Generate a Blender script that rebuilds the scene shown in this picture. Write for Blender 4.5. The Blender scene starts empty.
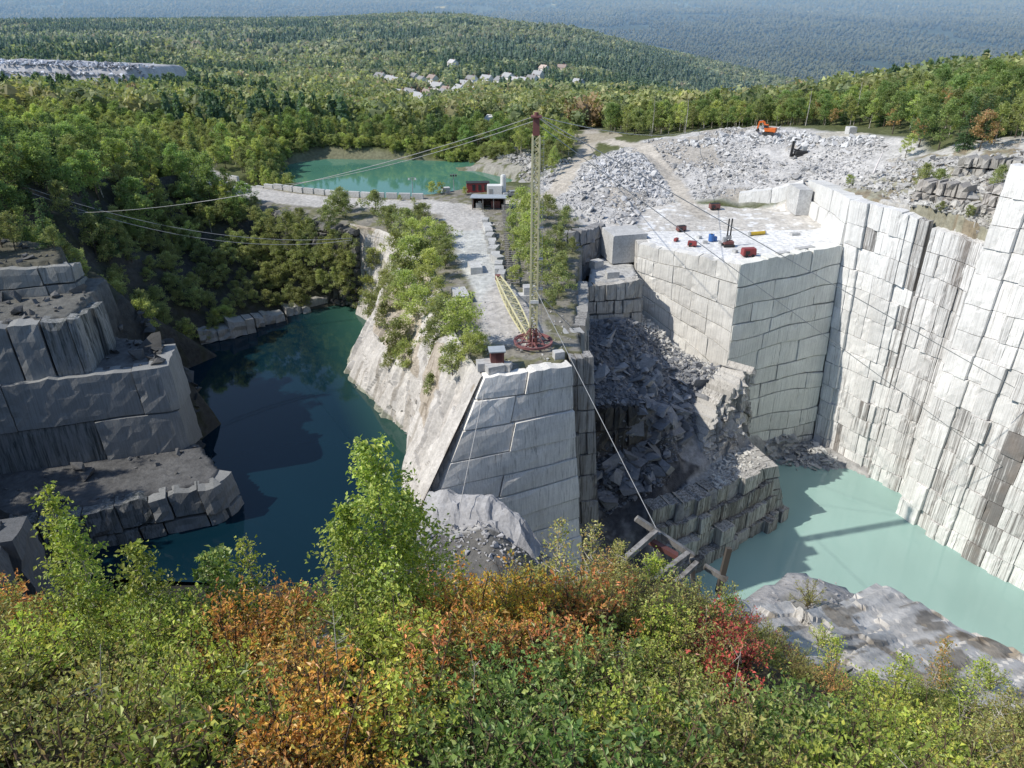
import bpy, math, random
import numpy as np
from mathutils import Vector, Matrix
from mathutils.geometry import delaunay_2d_cdt
R = math.radians
scene = bpy.context.scene
col = scene.collection
RNG = np.random.default_rng(7)

# ------------------------------------------------------------------ camera
CAM_Z = 50.0
PITCH = R(27.4)
FPX = 750.0
cam_d = bpy.data.cameras.new("camera")
cam = bpy.data.objects.new("camera", cam_d)
col.objects.link(cam)
cam.location = (0, 0, CAM_Z)
cam.rotation_euler = (R(90) - PITCH, 0, 0)
cam_d.sensor_width = 36.0
cam_d.lens = 36.0 * FPX / 1024.0
cam_d.clip_start = 0.1
cam_d.clip_end = 80000
scene.camera = cam
CS, CC = math.sin(PITCH), math.cos(PITCH)

def at(px, py, z=None, D=None):
    """survey helper: the place seen at a photo point, on level z or at distance D"""
    u = (384 - py) / FPX; r = (px - 512) / FPX
    h = CC + u * CS; d = u * CC - CS
    t = (z - CAM_Z) / d if D is None else D / h
    return (r * t, h * t, CAM_Z + d * t)

# ------------------------------------------------------------------ light
SUN_EL, SUN_AZ = R(44.5), math.atan2(-0.25, -1.0)          # azimuth measured in the x-y plane
sun_vec = Vector((math.cos(SUN_EL) * math.cos(SUN_AZ), math.cos(SUN_EL) * math.sin(SUN_AZ), math.sin(SUN_EL)))
sd = bpy.data.lights.new("sun", 'SUN')
sun = bpy.data.objects.new("sun", sd); col.objects.link(sun)
sd.energy = 4.1; sd.angle = R(0.53); sd.color = (1.0, 0.94, 0.84)
sun.rotation_euler = sun_vec.to_track_quat('Z', 'Y').to_euler()
sun.location = sun_vec * 400
world = bpy.data.worlds.new("World"); scene.world = world
world.use_nodes = True
wn = world.node_tree
sky = wn.nodes.new('ShaderNodeTexSky'); sky.sky_type = 'NISHITA'; sky.sun_disc = False
sky.sun_elevation = SUN_EL
sky.sun_rotation = math.atan2(sun_vec.x, sun_vec.y)
sky.air_density = 1.0; sky.dust_density = 0.3; sky.ozone_density = 1.6
bg = wn.nodes['Background']; bg.inputs['Strength'].default_value = 0.15
wn.links.new(sky.outputs[0], bg.inputs['Color'])

scene.render.engine = 'CYCLES'
cy = scene.cycles
cy.use_denoising = True
cy.max_bounces = 5; cy.diffuse_bounces = 2; cy.glossy_bounces = 2; cy.transmission_bounces = 2; cy.transparent_max_bounces = 4
cy.volume_bounces = 0; cy.volume_step_rate = 4
cy.caustics_reflective = False; cy.caustics_refractive = False
scene.view_settings.view_transform = 'Standard'
scene.view_settings.look = 'None'
scene.view_settings.exposure = 0

# ------------------------------------------------------------------ object helpers
def tag(o, label=None, cat=None, group=None, kind=None):
    if label: o['label'] = label
    if cat: o['category'] = cat
    if group: o['group'] = group
    if kind: o['kind'] = kind
    return o

def empty(name, loc, rz=0.0, label=None, cat=None, group=None):
    o = bpy.data.objects.new(name, None); col.objects.link(o)
    o.empty_display_size = 0.3
    o.location = loc; o.rotation_euler = (0, 0, rz)
    return tag(o, label, cat, group)

def mesh_data(name, V, F, mat=None, attrs=None, smooth=False):
    """V (n,3) array, F list of arrays (each (m,k)) or one array"""
    V = np.asarray(V, np.float32)
    if isinstance(F, np.ndarray): F = [F]
    F = [np.asarray(f, np.int32) for f in F if len(f)]
    me = bpy.data.meshes.new(name)
    me.vertices.add(len(V)); me.vertices.foreach_set('co', V.ravel())
    loops = np.concatenate([f.ravel() for f in F])
    sizes = np.concatenate([np.full(len(f), f.shape[1], np.int32) for f in F])
    starts = np.concatenate([[0], np.cumsum(sizes)[:-1]]).astype(np.int32)
    me.loops.add(len(loops)); me.loops.foreach_set('vertex_index', loops)
    me.polygons.add(len(sizes)); me.polygons.foreach_set('loop_start', starts)
    me.polygons.foreach_set('loop_total', sizes)
    me.polygons.foreach_set('use_smooth', np.full(len(sizes), bool(smooth)))
    if attrs:
        for k, a in attrs.items():
            a = np.asarray(a, np.float32)
            if a.ndim == 1:
                at_ = me.attributes.new(k, 'FLOAT', 'POINT'); at_.data.foreach_set('value', a)
            else:
                if a.shape[1] == 3: a = np.concatenate([a, np.ones((len(a), 1), np.float32)], 1)
                at_ = me.attributes.new(k, 'FLOAT_COLOR', 'POINT'); at_.data.foreach_set('color', a.ravel())
    me.update(calc_edges=True)
    if mat: me.materials.append(mat)
    return me

def obj(name, me, parent=None, loc=None):
    o = bpy.data.objects.new(name, me); col.objects.link(o)
    if parent is not None: o.parent = parent
    if loc is not None: o.location = loc
    return o

class MB:
    """collects simple solids into one mesh"""
    def __init__(s): s.v = []; s.f = []
    def add(s, V, F):
        b = len(s.v); s.v += [tuple(p) for p in V]; s.f += [tuple(i + b for i in f) for f in F]
        return s
    def box(s, c, size, rz=0.0, taper=1.0, bev=0.0):
        x, y, z = size[0] / 2, size[1] / 2, size[2] / 2
        b = min(bev, x * .9, y * .9, z * .9)
        P = []; Fc = []
        ca, sa = math.cos(rz), math.sin(rz)
        def T(p, k=1.0):
            px, py = p[0] * k, p[1] * k
            return (c[0] + px * ca - py * sa, c[1] + px * sa + py * ca, c[2] + p[2])
        if b <= 0:
            for zz, k in ((-z, 1), (z, taper)):
                for sx, sy in ((-1, -1), (1, -1), (1, 1), (-1, 1)): P.append(T((sx * x, sy * y, zz), k))
            Fc = [(3, 2, 1, 0), (4, 5, 6, 7), (0, 1, 5, 4), (1, 2, 6, 5), (2, 3, 7, 6), (3, 0, 4, 7)]
        else:
            ring = lambda ix, iy, zz, k: [T(p + (zz,), k) for p in ((-x + ix, -y), (x - ix, -y), (x, -y + iy), (x, y - iy), (x - ix, y), (-x + ix, y), (-x, y - iy), (-x, -y + iy))]
            inner = lambda zz, k: [T(p + (zz,), k) for p in ((-x + b, -y + b), (x - b, -y + b), (x - b, -y + b), (x - b, y - b), (x - b, y - b), (-x + b, y - b), (-x + b, y - b), (-x + b, -y + b))]
            rings = [inner(-z, 1), ring(b, b, -z + b, 1), ring(b, b, z - b, taper), inner(z, taper)]
            for r_ in rings: P += r_
            for k in range(3):
                for i in range(8):
                    j = (i + 1) % 8; a0 = k * 8
                    if k == 1 or True:
                        Fc.append((a0 + i, a0 + j, a0 + 8 + j, a0 + 8 + i))
            Fc.append((0, 7, 5, 3, 1)[:4][::-1] if False else (0, 5, 3, 1)); Fc.append((24, 25, 27, 29))
        return s.add(P, Fc)
    def bar(s, p, q, w, h=None, n=4):
        p, q = Vector(p), Vector(q); d = (q - p)
        if d.length < 1e-6: return s
        d.normalize()
        up = Vector((0, 0, 1)) if abs(d.z) < .95 else Vector((1, 0, 0))
        a = d.cross(up).normalized(); b = a.cross(d).normalized()
        h = h or w
        if n == 4: prof = [(-w / 2, -h / 2), (w / 2, -h / 2), (w / 2, h / 2), (-w / 2, h / 2)]
        else: prof = [(w / 2 * math.cos(2 * math.pi * i / n), h / 2 * math.sin(2 * math.pi * i / n)) for i in range(n)]
        P = [p + a * x + b * y for x, y in prof] + [q + a * x + b * y for x, y in prof]
        Fc = [(i, (i + 1) % n, n + (i + 1) % n, n + i) for i in range(n)] + [tuple(range(n))[::-1], tuple(range(n, 2 * n))]
        return s.add(P, Fc)
    def tube(s, pts, rads, n=6):
        pts = [Vector(p) for p in pts]; P = []; Fc = []
        for i, p in enumerate(pts):
            d = (pts[min(i + 1, len(pts) - 1)] - pts[max(i - 1, 0)]).normalized()
            up = Vector((1, 0, 0)) if abs(d.x) < .9 else Vector((0, 1, 0))
            a = d.cross(up).normalized(); b = d.cross(a)
            r = rads[i] if hasattr(rads, '__len__') else rads
            P += [p + (a * math.cos(2 * math.pi * k / n) + b * math.sin(2 * math.pi * k / n)) * r for k in range(n)]
        for i in range(len(pts) - 1):
            for k in range(n):
                k2 = (k + 1) % n
                Fc.append((i * n + k, i * n + k2, (i + 1) * n + k2, (i + 1) * n + k))
        Fc.append(tuple(range(n))[::-1]); Fc.append(tuple(range((len(pts) - 1) * n, len(pts) * n)))
        return s.add(P, Fc)
    def cyl(s, c, r, h, n=16, axis='z'):
        c = Vector(c); ax = {'x': Vector((1, 0, 0)), 'y': Vector((0, 1, 0)), 'z': Vector((0, 0, 1))}[axis]
        return s.bar(c - ax * h / 2, c + ax * h / 2, 2 * r, 2 * r, n)
    def ring(s, c, r0, r1, h, n=32):
        P = []; Fc = []
        for i in range(n):
            a = 2 * math.pi * i / n; x, y = math.cos(a), math.sin(a)
            P += [(c[0] + r0 * x, c[1] + r0 * y, c[2] - h / 2), (c[0] + r1 * x, c[1] + r1 * y, c[2] - h / 2),
                  (c[0] + r1 * x, c[1] + r1 * y, c[2] + h / 2), (c[0] + r0 * x, c[1] + r0 * y, c[2] + h / 2)]
            j = (i + 1) % n
            for k in range(4): Fc.append((i * 4 + k, j * 4 + k, j * 4 + (k + 1) % 4, i * 4 + (k + 1) % 4))
        return s.add(P, Fc)
    def build(s, name, mat, parent=None, smooth=False):
        me = bpy.data.meshes.new(name); me.from_pydata([tuple(v) for v in s.v], [], s.f)
        if smooth: me.polygons.foreach_set('use_smooth', [True] * len(me.polygons))
        me.materials.append(mat); me.update()
        return obj(name, me, parent)

def copy_tree(o, parent=None):
    c = o.copy(); col.objects.link(c)
    if parent is not None: c.parent = parent
    for ch in list(o.children): copy_tree(ch, c)
    return c

# ------------------------------------------------------------------ numpy noise
def _hash(ix, iy, seed):
    n = (ix.astype(np.int64) * 374761393 + iy.astype(np.int64) * 668265263 + seed * 974634777) & 0x7fffffff
    n = ((n ^ (n >> 13)) * 1274126177) & 0x7fffffff
    n = (n ^ (n >> 16)) & 0xffff
    return n / 65535.0

def vnoise(x, y, seed=0):
    x = np.asarray(x, float); y = np.asarray(y, float)
    ix, iy = np.floor(x), np.floor(y); fx, fy = x - ix, y - iy
    fx = fx * fx * (3 - 2 * fx); fy = fy * fy * (3 - 2 * fy)
    a = _hash(ix, iy, seed); b = _hash(ix + 1, iy, seed); c = _hash(ix, iy + 1, seed); d = _hash(ix + 1, iy + 1, seed)
    return (a * (1 - fx) + b * fx) * (1 - fy) + (c * (1 - fx) + d * fx) * fy

def fbm(x, y, seed=0, octv=4, gain=.5):
    s = 0; a = 1; t = 0
    for o in range(octv):
        s = s + a * (vnoise(x * 2 ** o + 13.7 * o, y * 2 ** o - 7.1 * o, seed + o) - .5); t += a; a *= gain
    return s / t * 2          # about -1..1

# ------------------------------------------------------------------ materials
MATS = {}
class NT:
    def __init__(s, name):
        s.m = bpy.data.materials.new(name); s.m.use_nodes = True
        s.t = s.m.node_tree; s.n = s.t.nodes; s.b = s.n['Principled BSDF']
    def node(s, typ, **kw):
        n = s.n.new('ShaderNode' + typ)
        for k, v in kw.items():
            if k.startswith('i_'):
                key = k[2:]
                key = int(key) if key.isdigit() else key.replace('_', ' ')
                n.inputs[key].default_value = v
            else: setattr(n, k, v)
        return n
    def link(s, a, b): s.t.links.new(a, b)
    def math(s, op, a, b=None, clamp=False):
        n = s.n.new('ShaderNodeMath'); n.operation = op; n.use_clamp = clamp
        for i, v in enumerate((a, b)):
            if v is None: continue
            if isinstance(v, (int, float)): n.inputs[i].default_value = v
            else: s.link(v, n.inputs[i])
        return n.outputs[0]
    def mix(s, fac, a, b, mode='MIX'):
        n = s.n.new('ShaderNodeMix'); n.data_type = 'RGBA'; n.blend_type = mode
        for i, v in ((0, fac), (6, a), (7, b)):
            if isinstance(v, (int, float)): n.inputs[i].default_value = v
            elif isinstance(v, tuple): n.inputs[i].default_value = v if len(v) == 4 else v + (1,)
            else: s.link(v, n.inputs[i])
        return n.outputs[2]
    def noise(s, scale, vec=None, detail=4, rough=.55, mapscale=None, loc=None):
        if vec is None:
            vec = s.node('NewGeometry').outputs['Position']
        if mapscale or loc:
            mp = s.node('Mapping'); 
            if mapscale: mp.inputs['Scale'].default_value = mapscale
            if loc: mp.inputs['Location'].default_value = loc
            s.link(vec, mp.inputs['Vector']); vec = mp.outputs[0]
        n = s.node('TexNoise'); n.inputs['Scale'].default_value = scale; n.inputs['Detail'].default_value = detail
        n.inputs['Roughness'].default_value = rough
        s.link(vec, n.inputs['Vector'])
        return n.outputs['Fac']
    def ramp(s, fac, lo, hi, a=0.0, b=1.0):
        n = s.node('MapRange'); n.inputs[1].default_value = lo; n.inputs[2].default_value = hi
        n.inputs[3].default_value = a; n.inputs[4].default_value = b
        s.link(fac, n.inputs[0]); return n.outputs[0]
    def attr(s, name):
        n = s.node('Attribute'); n.attribute_name = name; return n
    def bump(s, h, strength, dist=0.1):
        n = s.node('Bump'); n.inputs['Strength'].default_value = strength; n.inputs['Distance'].default_value = dist
        s.link(h, n.inputs['Height']); s.link(n.outputs[0], s.b.inputs['Normal'])
    def grey(s, v):
        n = s.node('CombineColor'); 
        for i in range(3): s.link(v, n.inputs[i])
        return n.outputs[0]

def paint(name, c, rough=.55, metal=0.0, wear=.35, scale=1.5):
    t = NT(name)
    n = t.noise(scale, t.node('TexCoord').outputs['Object'], 5)
    f = t.ramp(n, .35, .75, 0, wear)
    dark = tuple(x * .45 + .02 for x in c)
    t.link(t.mix(f, c, dark), t.b.inputs['Base Color'])
    t.b.inputs['Roughness'].default_value = rough; t.b.inputs['Metallic'].default_value = metal
    return t.m

# ground: colour attribute times two noises
t = NT('ground_material'); a = t.attr('col')
n1 = t.noise(.9, None, 6, .62); n2 = t.noise(.12, None, 4)
v = t.math('MULTIPLY', t.ramp(n1, .25, .75, .62, 1.35), t.ramp(n2, .3, .7, .85, 1.12))
t.link(t.mix(1.0, a.outputs['Color'], t.grey(v), 'MULTIPLY'), t.b.inputs['Base Color'])
t.b.inputs['Roughness'].default_value = .95; t.b.inputs['Specular IOR Level'].default_value = .15
t.bump(n1, .7, .5); M_GROUND = t.m

# natural rock and rubble pieces
t = NT('broken_granite'); a = t.attr('col')
n1 = t.noise(2.2, None, 6, .65); n2 = t.noise(.35, None, 3)
v = t.math('MULTIPLY', t.ramp(n1, .25, .75, .72, 1.22), t.ramp(n2, .3, .7, .85, 1.1))
t.link(t.mix(1.0, a.outputs['Color'], t.grey(v), 'MULTIPLY'), t.b.inputs['Base Color'])
t.b.inputs['Roughness'].default_value = .9; t.b.inputs['Specular IOR Level'].default_value = .2
t.bump(n1, .5, .2); M_RUBBLE = t.m

def cut_granite(name, streak, tone, stain_col=(.05, .045, .042), lines=.85):
    """sawn and drilled granite: vertical run-off stains, drill lines, blotches"""
    t = NT(name); a = t.attr('col'); st = t.attr('stain')
    blot = t.noise(.16, None, 5, .6)
    fine = t.noise(3.0, None, 5, .7)
    run = t.noise(1.0, None, 6, .72, mapscale=(1.9, 1.9, .025))
    run2 = t.noise(1.0, None, 3, .6, mapscale=(5.0, 5.0, .06), loc=(17, 5, 3))
    drill = t.noise(1.0, None, 2, .5, mapscale=(5.5, 5.5, .12), loc=(3, 9, 1))
    b = t.math('MULTIPLY', t.ramp(blot, .3, .7, .86, 1.1), t.ramp(fine, .25, .75, .9, 1.08))
    b = t.math('MULTIPLY', b, t.ramp(drill, .3, .62, 1 - .22 * lines, 1.04))
    c = t.mix(1.0, a.outputs['Color'], t.grey(b), 'MULTIPLY')
    c = t.mix(1.0, c, tone, 'MULTIPLY')
    k = t.math('ADD', run, t.math('MULTIPLY', t.math('SUBTRACT', run2, .5), .55))
    k = t.math('ADD', k, t.math('MULTIPLY', t.math('SUBTRACT', st.outputs['Fac'], .5), streak * .42))
    k = t.math('ADD', k, t.math('MULTIPLY', t.math('SUBTRACT', blot, .5), .3))
    f = t.ramp(k, .53, .76, 0, .80)
    hue = t.ramp(t.noise(.22, None, 2, .5, loc=(40, 2, 8)), .45, .62)
    c = t.mix(f, c, t.mix(hue, stain_col, tuple(x * m for x, m in zip(stain_col, (1.5, 1.25, 1.0)))))
    seep = t.ramp(t.noise(1.0, None, 3, .6, mapscale=(.5, .5, .02), loc=(9, 4, 70)), .58, .8, 0, .14)
    c = t.mix(seep, c, (.36, .30, .22))
    t.link(c, t.b.inputs['Base Color'])
    t.b.inputs['Roughness'].default_value = .88; t.b.inputs['Specular IOR Level'].default_value = .2
    t.bump(t.math('ADD', fine, t.math('MULTIPLY', drill, .6)), .35, .12)
    return t.m
M_CUT = cut_granite('cut_granite_weathered', .8, (1.0, .985, .955))
M_CUT_WHITE = cut_granite('cut_granite_fresh', .8, (1.0, .995, .975), (.075, .065, .062))
M_CUT_DARK = cut_granite('cut_granite_shade_toned', 1.4, (.60, .61, .60), (.022, .034, .033))  # granite toned down to carry the shade of the left cliffs

def leaf_mat(name, tint=(4.3, 4.0, 4.1), trans=.5, var=.22, rough=.55, spec=.25, sat=.80):
    t = NT(name); a = t.attr('col'); oi = t.node('ObjectInfo')
    v = t.ramp(oi.outputs['Random'], 0, 1, 1 - var, 1 + var)
    c = t.mix(1.0, a.outputs['Color'], t.grey(v), 'MULTIPLY')
    hs = t.node('HueSaturation'); hs.inputs['Saturation'].default_value = sat; t.link(c, hs.inputs['Color'])
    h = t.math('FRACT', t.math('MULTIPLY', oi.outputs['Random'], 7.31))
    t.link(t.ramp(h, 0, 1, .488, .512), hs.inputs['Hue'])
    c = t.mix(1.0, hs.outputs[0], tint, 'MULTIPLY')
    t.link(c, t.b.inputs['Base Color'])
    t.b.inputs['Roughness'].default_value = rough; t.b.inputs['Specular IOR Level'].default_value = spec
    tr = t.node('BsdfTranslucent'); t.link(t.mix(1.0, c, (1.3, 1.35, .7), 'MULTIPLY'), tr.inputs['Color'])
    mx = t.node('MixShader'); mx.inputs[0].default_value = trans
    t.link(t.b.outputs[0], mx.inputs[1]); t.link(tr.outputs[0], mx.inputs[2])
    t.link(mx.outputs[0], t.n['Material Output'].inputs['Surface'])
    return t.m
M_LEAF = leaf_mat('tree_leaves')
M_LEAF_NEAR = leaf_mat('shrub_leaves', tint=(2.85, 2.75, 2.2), sat=.95, trans=.38, var=.14, rough=.42, spec=.5)
M_FOREST = leaf_mat('forest_leaves', tint=(3.8, 3.55, 3.5), trans=.35, var=0)

def bark(name, c, c2):
    t = NT(name); n = t.noise(4, t.node('TexCoord').outputs['Object'], 5, .6, mapscale=(1, 1, .3))
    t.link(t.mix(t.ramp(n, .4, .65), c, c2), t.b.inputs['Base Color']); t.b.inputs['Roughness'].default_value = .9
    t.bump(n, .4, .05); return t.m
M_BARK = bark('grey_brown_bark', (.11, .09, .07), (.05, .04, .03))
M_BIRCH = bark('pale_birch_bark', (.5, .47, .42), (.12, .1, .09))
M_TWIG = bark('twig_bark', (.14, .09, .06), (.07, .05, .035))
M_TIMBER = bark('weathered_timber', (.30, .29, .28), (.12, .11, .10))

def water(name, deep, rough, wave, dist, spec=.5):
    t = NT(name)
    n = t.noise(wave, None, 4, .55); n2 = t.noise(.03, None, 2)
    c2 = tuple(x * .86 for x in deep)
    t.link(t.mix(t.ramp(n2, .35, .65), deep, c2), t.b.inputs['Base Color'])
    t.b.inputs['Roughness'].default_value = rough; t.b.inputs['IOR'].default_value = 1.33
    t.b.inputs['Specular IOR Level'].default_value = spec
    t.bump(n, .18, dist); return t.m
# ------------------------------------------------------------------ terrain heights
def tin(pts):
    pts = np.array(pts, float)
    res = delaunay_2d_cdt([Vector(p[:2]) for p in pts], [], [], 0, 1e-4)
    vs = np.array([tuple(v) for v in res[0]]); z = np.zeros(len(vs))
    for i, o in enumerate(res[3]): z[i] = pts[o[0], 2]
    tris = np.array([f for f in res[2]])
    return vs, z, tris

def tin_eval(T, x, y):
    vs, z, tris = T
    x = np.asarray(x, float).ravel(); y = np.asarray(y, float).ravel()
    out = np.full(len(x), np.nan)
    for t_ in tris:
        a, b, c = vs[t_[0]], vs[t_[1]], vs[t_[2]]
        lo = np.minimum(np.minimum(a, b), c); hi = np.maximum(np.maximum(a, b), c)
        idx = np.nonzero((x >= lo[0]) & (x <= hi[0]) & (y >= lo[1]) & (y <= hi[1]))[0]
        if not len(idx): continue
        det = (b[1] - c[1]) * (a[0] - c[0]) + (c[0] - b[0]) * (a[1] - c[1])
        if abs(det) < 1e-9: continue
        w0 = ((b[1] - c[1]) * (x[idx] - c[0]) + (c[0] - b[0]) * (y[idx] - c[1])) / det
        w1 = ((c[1] - a[1]) * (x[idx] - c[0]) + (a[0] - c[0]) * (y[idx] - c[1])) / det
        w2 = 1 - w0 - w1
        ok = (w0 >= -1e-6) & (w1 >= -1e-6) & (w2 >= -1e-6)
        out[idx[ok]] = w0[ok] * z[t_[0]] + w1[ok] * z[t_[1]] + w2[ok] * z[t_[2]]
    bad = np.nonzero(np.isnan(out))[0]
    if len(bad):
        for k in range(0, len(bad), 20000):
            bb = bad[k:k + 20000]
            d = (x[bb][:, None] - vs[None, :, 0]) ** 2 + (y[bb][:, None] - vs[None, :, 1]) ** 2
            out[bb] = z[d.argmin(1)]
    return out

def sdist(poly, x, y):
    """signed distance, negative inside"""
    P = np.array(poly, float); n = len(P)
    d = np.full(x.shape, 1e18); ins = np.zeros(x.shape, bool)
    for i in range(n):
        a, b = P[i], P[(i + 1) % n]; e = b - a
        wx, wy = x - a[0], y - a[1]
        tt = np.clip((wx * e[0] + wy * e[1]) / (e @ e + 1e-12), 0, 1)
        d = np.minimum(d, (wx - e[0] * tt) ** 2 + (wy - e[1] * tt) ** 2)
        c1 = (a[1] <= y) & (b[1] > y); c2 = (b[1] <= y) & (a[1] > y)
        cr = e[0] * wy - e[1] * wx
        ins ^= (c1 & (cr > 0)) | (c2 & (cr < 0))
    return np.where(ins, -1, 1) * np.sqrt(d)

def pdist(line, x, y):
    d = np.full(x.shape, 1e18)
    for a, b in zip(line[:-1], line[1:]):
        a = np.array(a[:2]); b = np.array(b[:2]); e = b - a
        wx, wy = x - a[0], y - a[1]
        tt = np.clip((wx * e[0] + wy * e[1]) / (e @ e + 1e-12), 0, 1)
        d = np.minimum(d, (wx - e[0] * tt) ** 2 + (wy - e[1] * tt) ** 2)
    return np.sqrt(d)

# key corners of the quarry (metres; the derrick level is z = 0)
A1, A2 = (-4.0, 98.4), (9.1, 102.7)
B1, B2, B3 = (47.6, 150.4), (28.9, 164.6), (73.0, 161.5)
RW = [(76.4, 162.4), (81.8, 153.0), (85, 148.2), (89.6, 141.4), (89.6, 134.5), (85.2, 133.2), (88.2, 127.6), (93, 118), (99.0, 108.0), (108.0, 92.0), (128.0, 62.0)]
FRIM = [(-90, 14), (-30, 13.2), (-10, 12.6), (1.5, 13.6), (3.2, 17.2), (5, 20.3), (8.2, 22.0), (11.6, 24.6), (16, 23.6), (21, 21.8), (30, 19), (70, 16)]
PIT = FRIM + RW[::-1] + [(73.2, 162), B1, B2, (30, 170), (22, 176.5), (18.2, 172), (15, 150), (13.4, 130), (12.2, 121), (13, 119.5), (12.6, 107.6), (9.5, 107),
      A2, A1, (-8, 105), (-11.5, 116), (-13, 126), (-17, 140), (-20, 155), (-25, 167), (-33, 176), (-43, 183), (-54, 189.5), (-67, 199), (-78, 205),
      (-92, 188), (-98, 165), (-100, 145), (-102, 120), (-140, 110), (-140, 60), (-120, 20)]
NORTH = []   # everything outside the pit and the near slope

U_PTS = [  # the rim, plateau, rubble field, lake basin, hills
 (-4, 98, 0), (9, 102, 0), (13, 107, -.6), (13, 119, -1.6), (12, 122, -2), (13.4, 130, -2), (15, 150, -2), (18, 172, -1.5), (22, 177, -1.2),
 (-8, 105, -.6), (-11.5, 116, -.9), (-13, 126, -.9), (-17, 140, -.9), (-20, 155, -.8), (-25, 167, -.8), (-33, 176, -.8), (-43, 183, -.6), (-54, 189.5, -.4), (-67, 199, 0), (-78, 205, .5),
 (3, 110, 0), (0, 125, 0), (-4, 150, 0), (-9, 175, 0), (-12, 195, 0), (-30, 202, 0), (-54, 203, 0), (-84, 222, 0.5), (4, 150, -1), (6, 175, -.5), (0, 200, 0), (10, 205, 0), (18, 190, 0),
 (29, 165, 0), (47.6, 150.4, 0), (73, 161, .6), (60, 156, 0), (31, 178, 0), (50, 178, 0), (73, 175, .4), (74.6, 163.4, .5), (75.0, 178, .5), (75.4, 191.5, .8), (60, 197.6, .5), (69, 193.8, .7), (37, 205, .5), (50, 196, .5), (72, 192, 1.0),
 # face behind the bench on the right
 (77.6, 163.4, 10.5), (77.4, 178, 9.4), (78, 195, 8.2), (75.4, 197, 7.4), (69.6, 198, 5.4), (60.4, 201.6, 3.5),
 # rubble field
 (29, 205, 1.8), (20, 215, 3.6), (30, 229, 7), (45, 248, 8), (38, 225, 5.5), (55, 213, 4), (62, 230, 8), (76, 249, 12.5), (74, 212, 7), (85, 190, 9.5), (90, 224, 13), (100, 235, 13.5), (84, 252, 12.5),
 (14, 212, .8), (22, 250, 1.2), (31, 300, 2.5), (27, 275, 1.8), (44, 262, 6.5), (52, 285, 6), (47, 222, 3.6), (42, 240, 6.2), (36, 285, 4), (14, 240, 2.5), (18, 290, 1), (5, 225, .4),
 # right wall top and the rough rock above it
 (80, 152, 10.4), (88, 142, 9.0), (91, 139, 8.4), (92, 136.6, 9), (88.4, 132, 23.8), (91, 127, 24), (95.5, 118, 25), (101, 107.5, 26.5), (110, 90, 26), (130, 62, 30), (100, 120, 25), (112, 132, 24), (96, 137.5, 23.5), (92.5, 142, 10.5), (98, 150, 15.5), (92, 160, 13), (88, 168, 12.5), (86, 178, 12), (104, 165, 18), (116, 172, 20), (125, 150, 25), (96, 178, 15.5), (105, 140, 20),
 (160, 150, 28), (160, 60, 32), (110, 190, 19), (130, 210, 20), (180, 240, 24), (110, 240, 14.5), (150, 290, 16), (200, 340, 15), (260, 300, 22), (300, 420, 6),
 # lake basin
 (-62, 224, -5.5), (-35, 212, -5.0), (-21, 219, -5), (-4, 231, -5), (-2, 245, -6), (-15, 272, -5), (-40, 275, -6), (-66, 277, -5), (-76, 270, -5), (-70, 240, -6), (-40, 245, -8),
 (-48, 217.5, -5), (-55.5, 220.5, -5), (-28, 214.5, -5), (-64, 218, .1), (-57, 214.6, .1), (-50, 211.8, .1), (-43, 209.8, .2), (-36, 208, .2), (-28, 210, .2), (-20, 214, .2), (0, 226, .8), (4, 246, 1.5), (-6, 280, 1), (-40, 283, .5), (-70, 286, 1), (-84, 272, 1), (-80, 240, 1), (-14, 262, -2), (-90, 240, 1.5),
 # left hill
 (-92, 188, 9), (-98, 165, 15), (-102, 145, 16), (-102, 120, 19), (-115, 170, 18), (-130, 200, 14), (-110, 215, 8), (-140, 110, 38), (-150, 150, 26), (-200, 200, 28), (-240, 120, 50), (-140, 60, 44), (-180, 260, 14), (-120, 260, 3),
 # forest beyond
 (-150, 330, 2), (-60, 330, -2), (0, 330, -1), (60, 340, 0), (90, 300, 6), (110, 340, 3), (-300, 330, 12), (-100, 420, -8), (0, 420, -8), (100, 420, -9), (180, 430, -8), (-250, 500, -6), (-80, 560, -16), (40, 560, -18), (150, 560, -26), (300, 560, -40),
 (-120, 700, -24), (0, 700, -26), (100, 700, -30), (250, 720, -60), (-330, 640, -12), (-460, 700, -10), (-600, 560, 0), (-420, 800, -4), (-600, 900, -8), (-250, 850, -22), (-60, 900, -24), (80, 900, -30), (300, 950, -90), (500, 700, -80), (600, 500, -60), (420, 330, 0),
 (-800, 1200, -10), (-400, 1200, -16), (-100, 1200, -14), (150, 1200, -35), (450, 1300, -110), (900, 1200, -180),
 (-900, 1600, -6), (-400, 1650, -8), (-100, 1600, -2), (100, 1600, -12), (300, 1700, -60), (600, 1700, -120), (1200, 1700, -230),
 (-1700, 2300, -30), (-1100, 2300, -22), (-700, 2250, -18), (-450, 2200, -12), (-270, 2200, -2), (-120, 2150, -5), (0, 2100, -20), (180, 2000, -50), (400, 1900, -85), (650, 1950, -150),
 (-2500, 3200, -120), (-900, 3000, -120), (0, 2900, -170), (900, 2900, -240), (2500, 2900, -260), (-3000, 1500, 0), (3000, 1500, -200), (-1200, 300, 60), (1200, 200, -60), (-800, -50, 80), (800, -50, 20), (2500, 300, -150), (-2500, 300, 60)]

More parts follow.
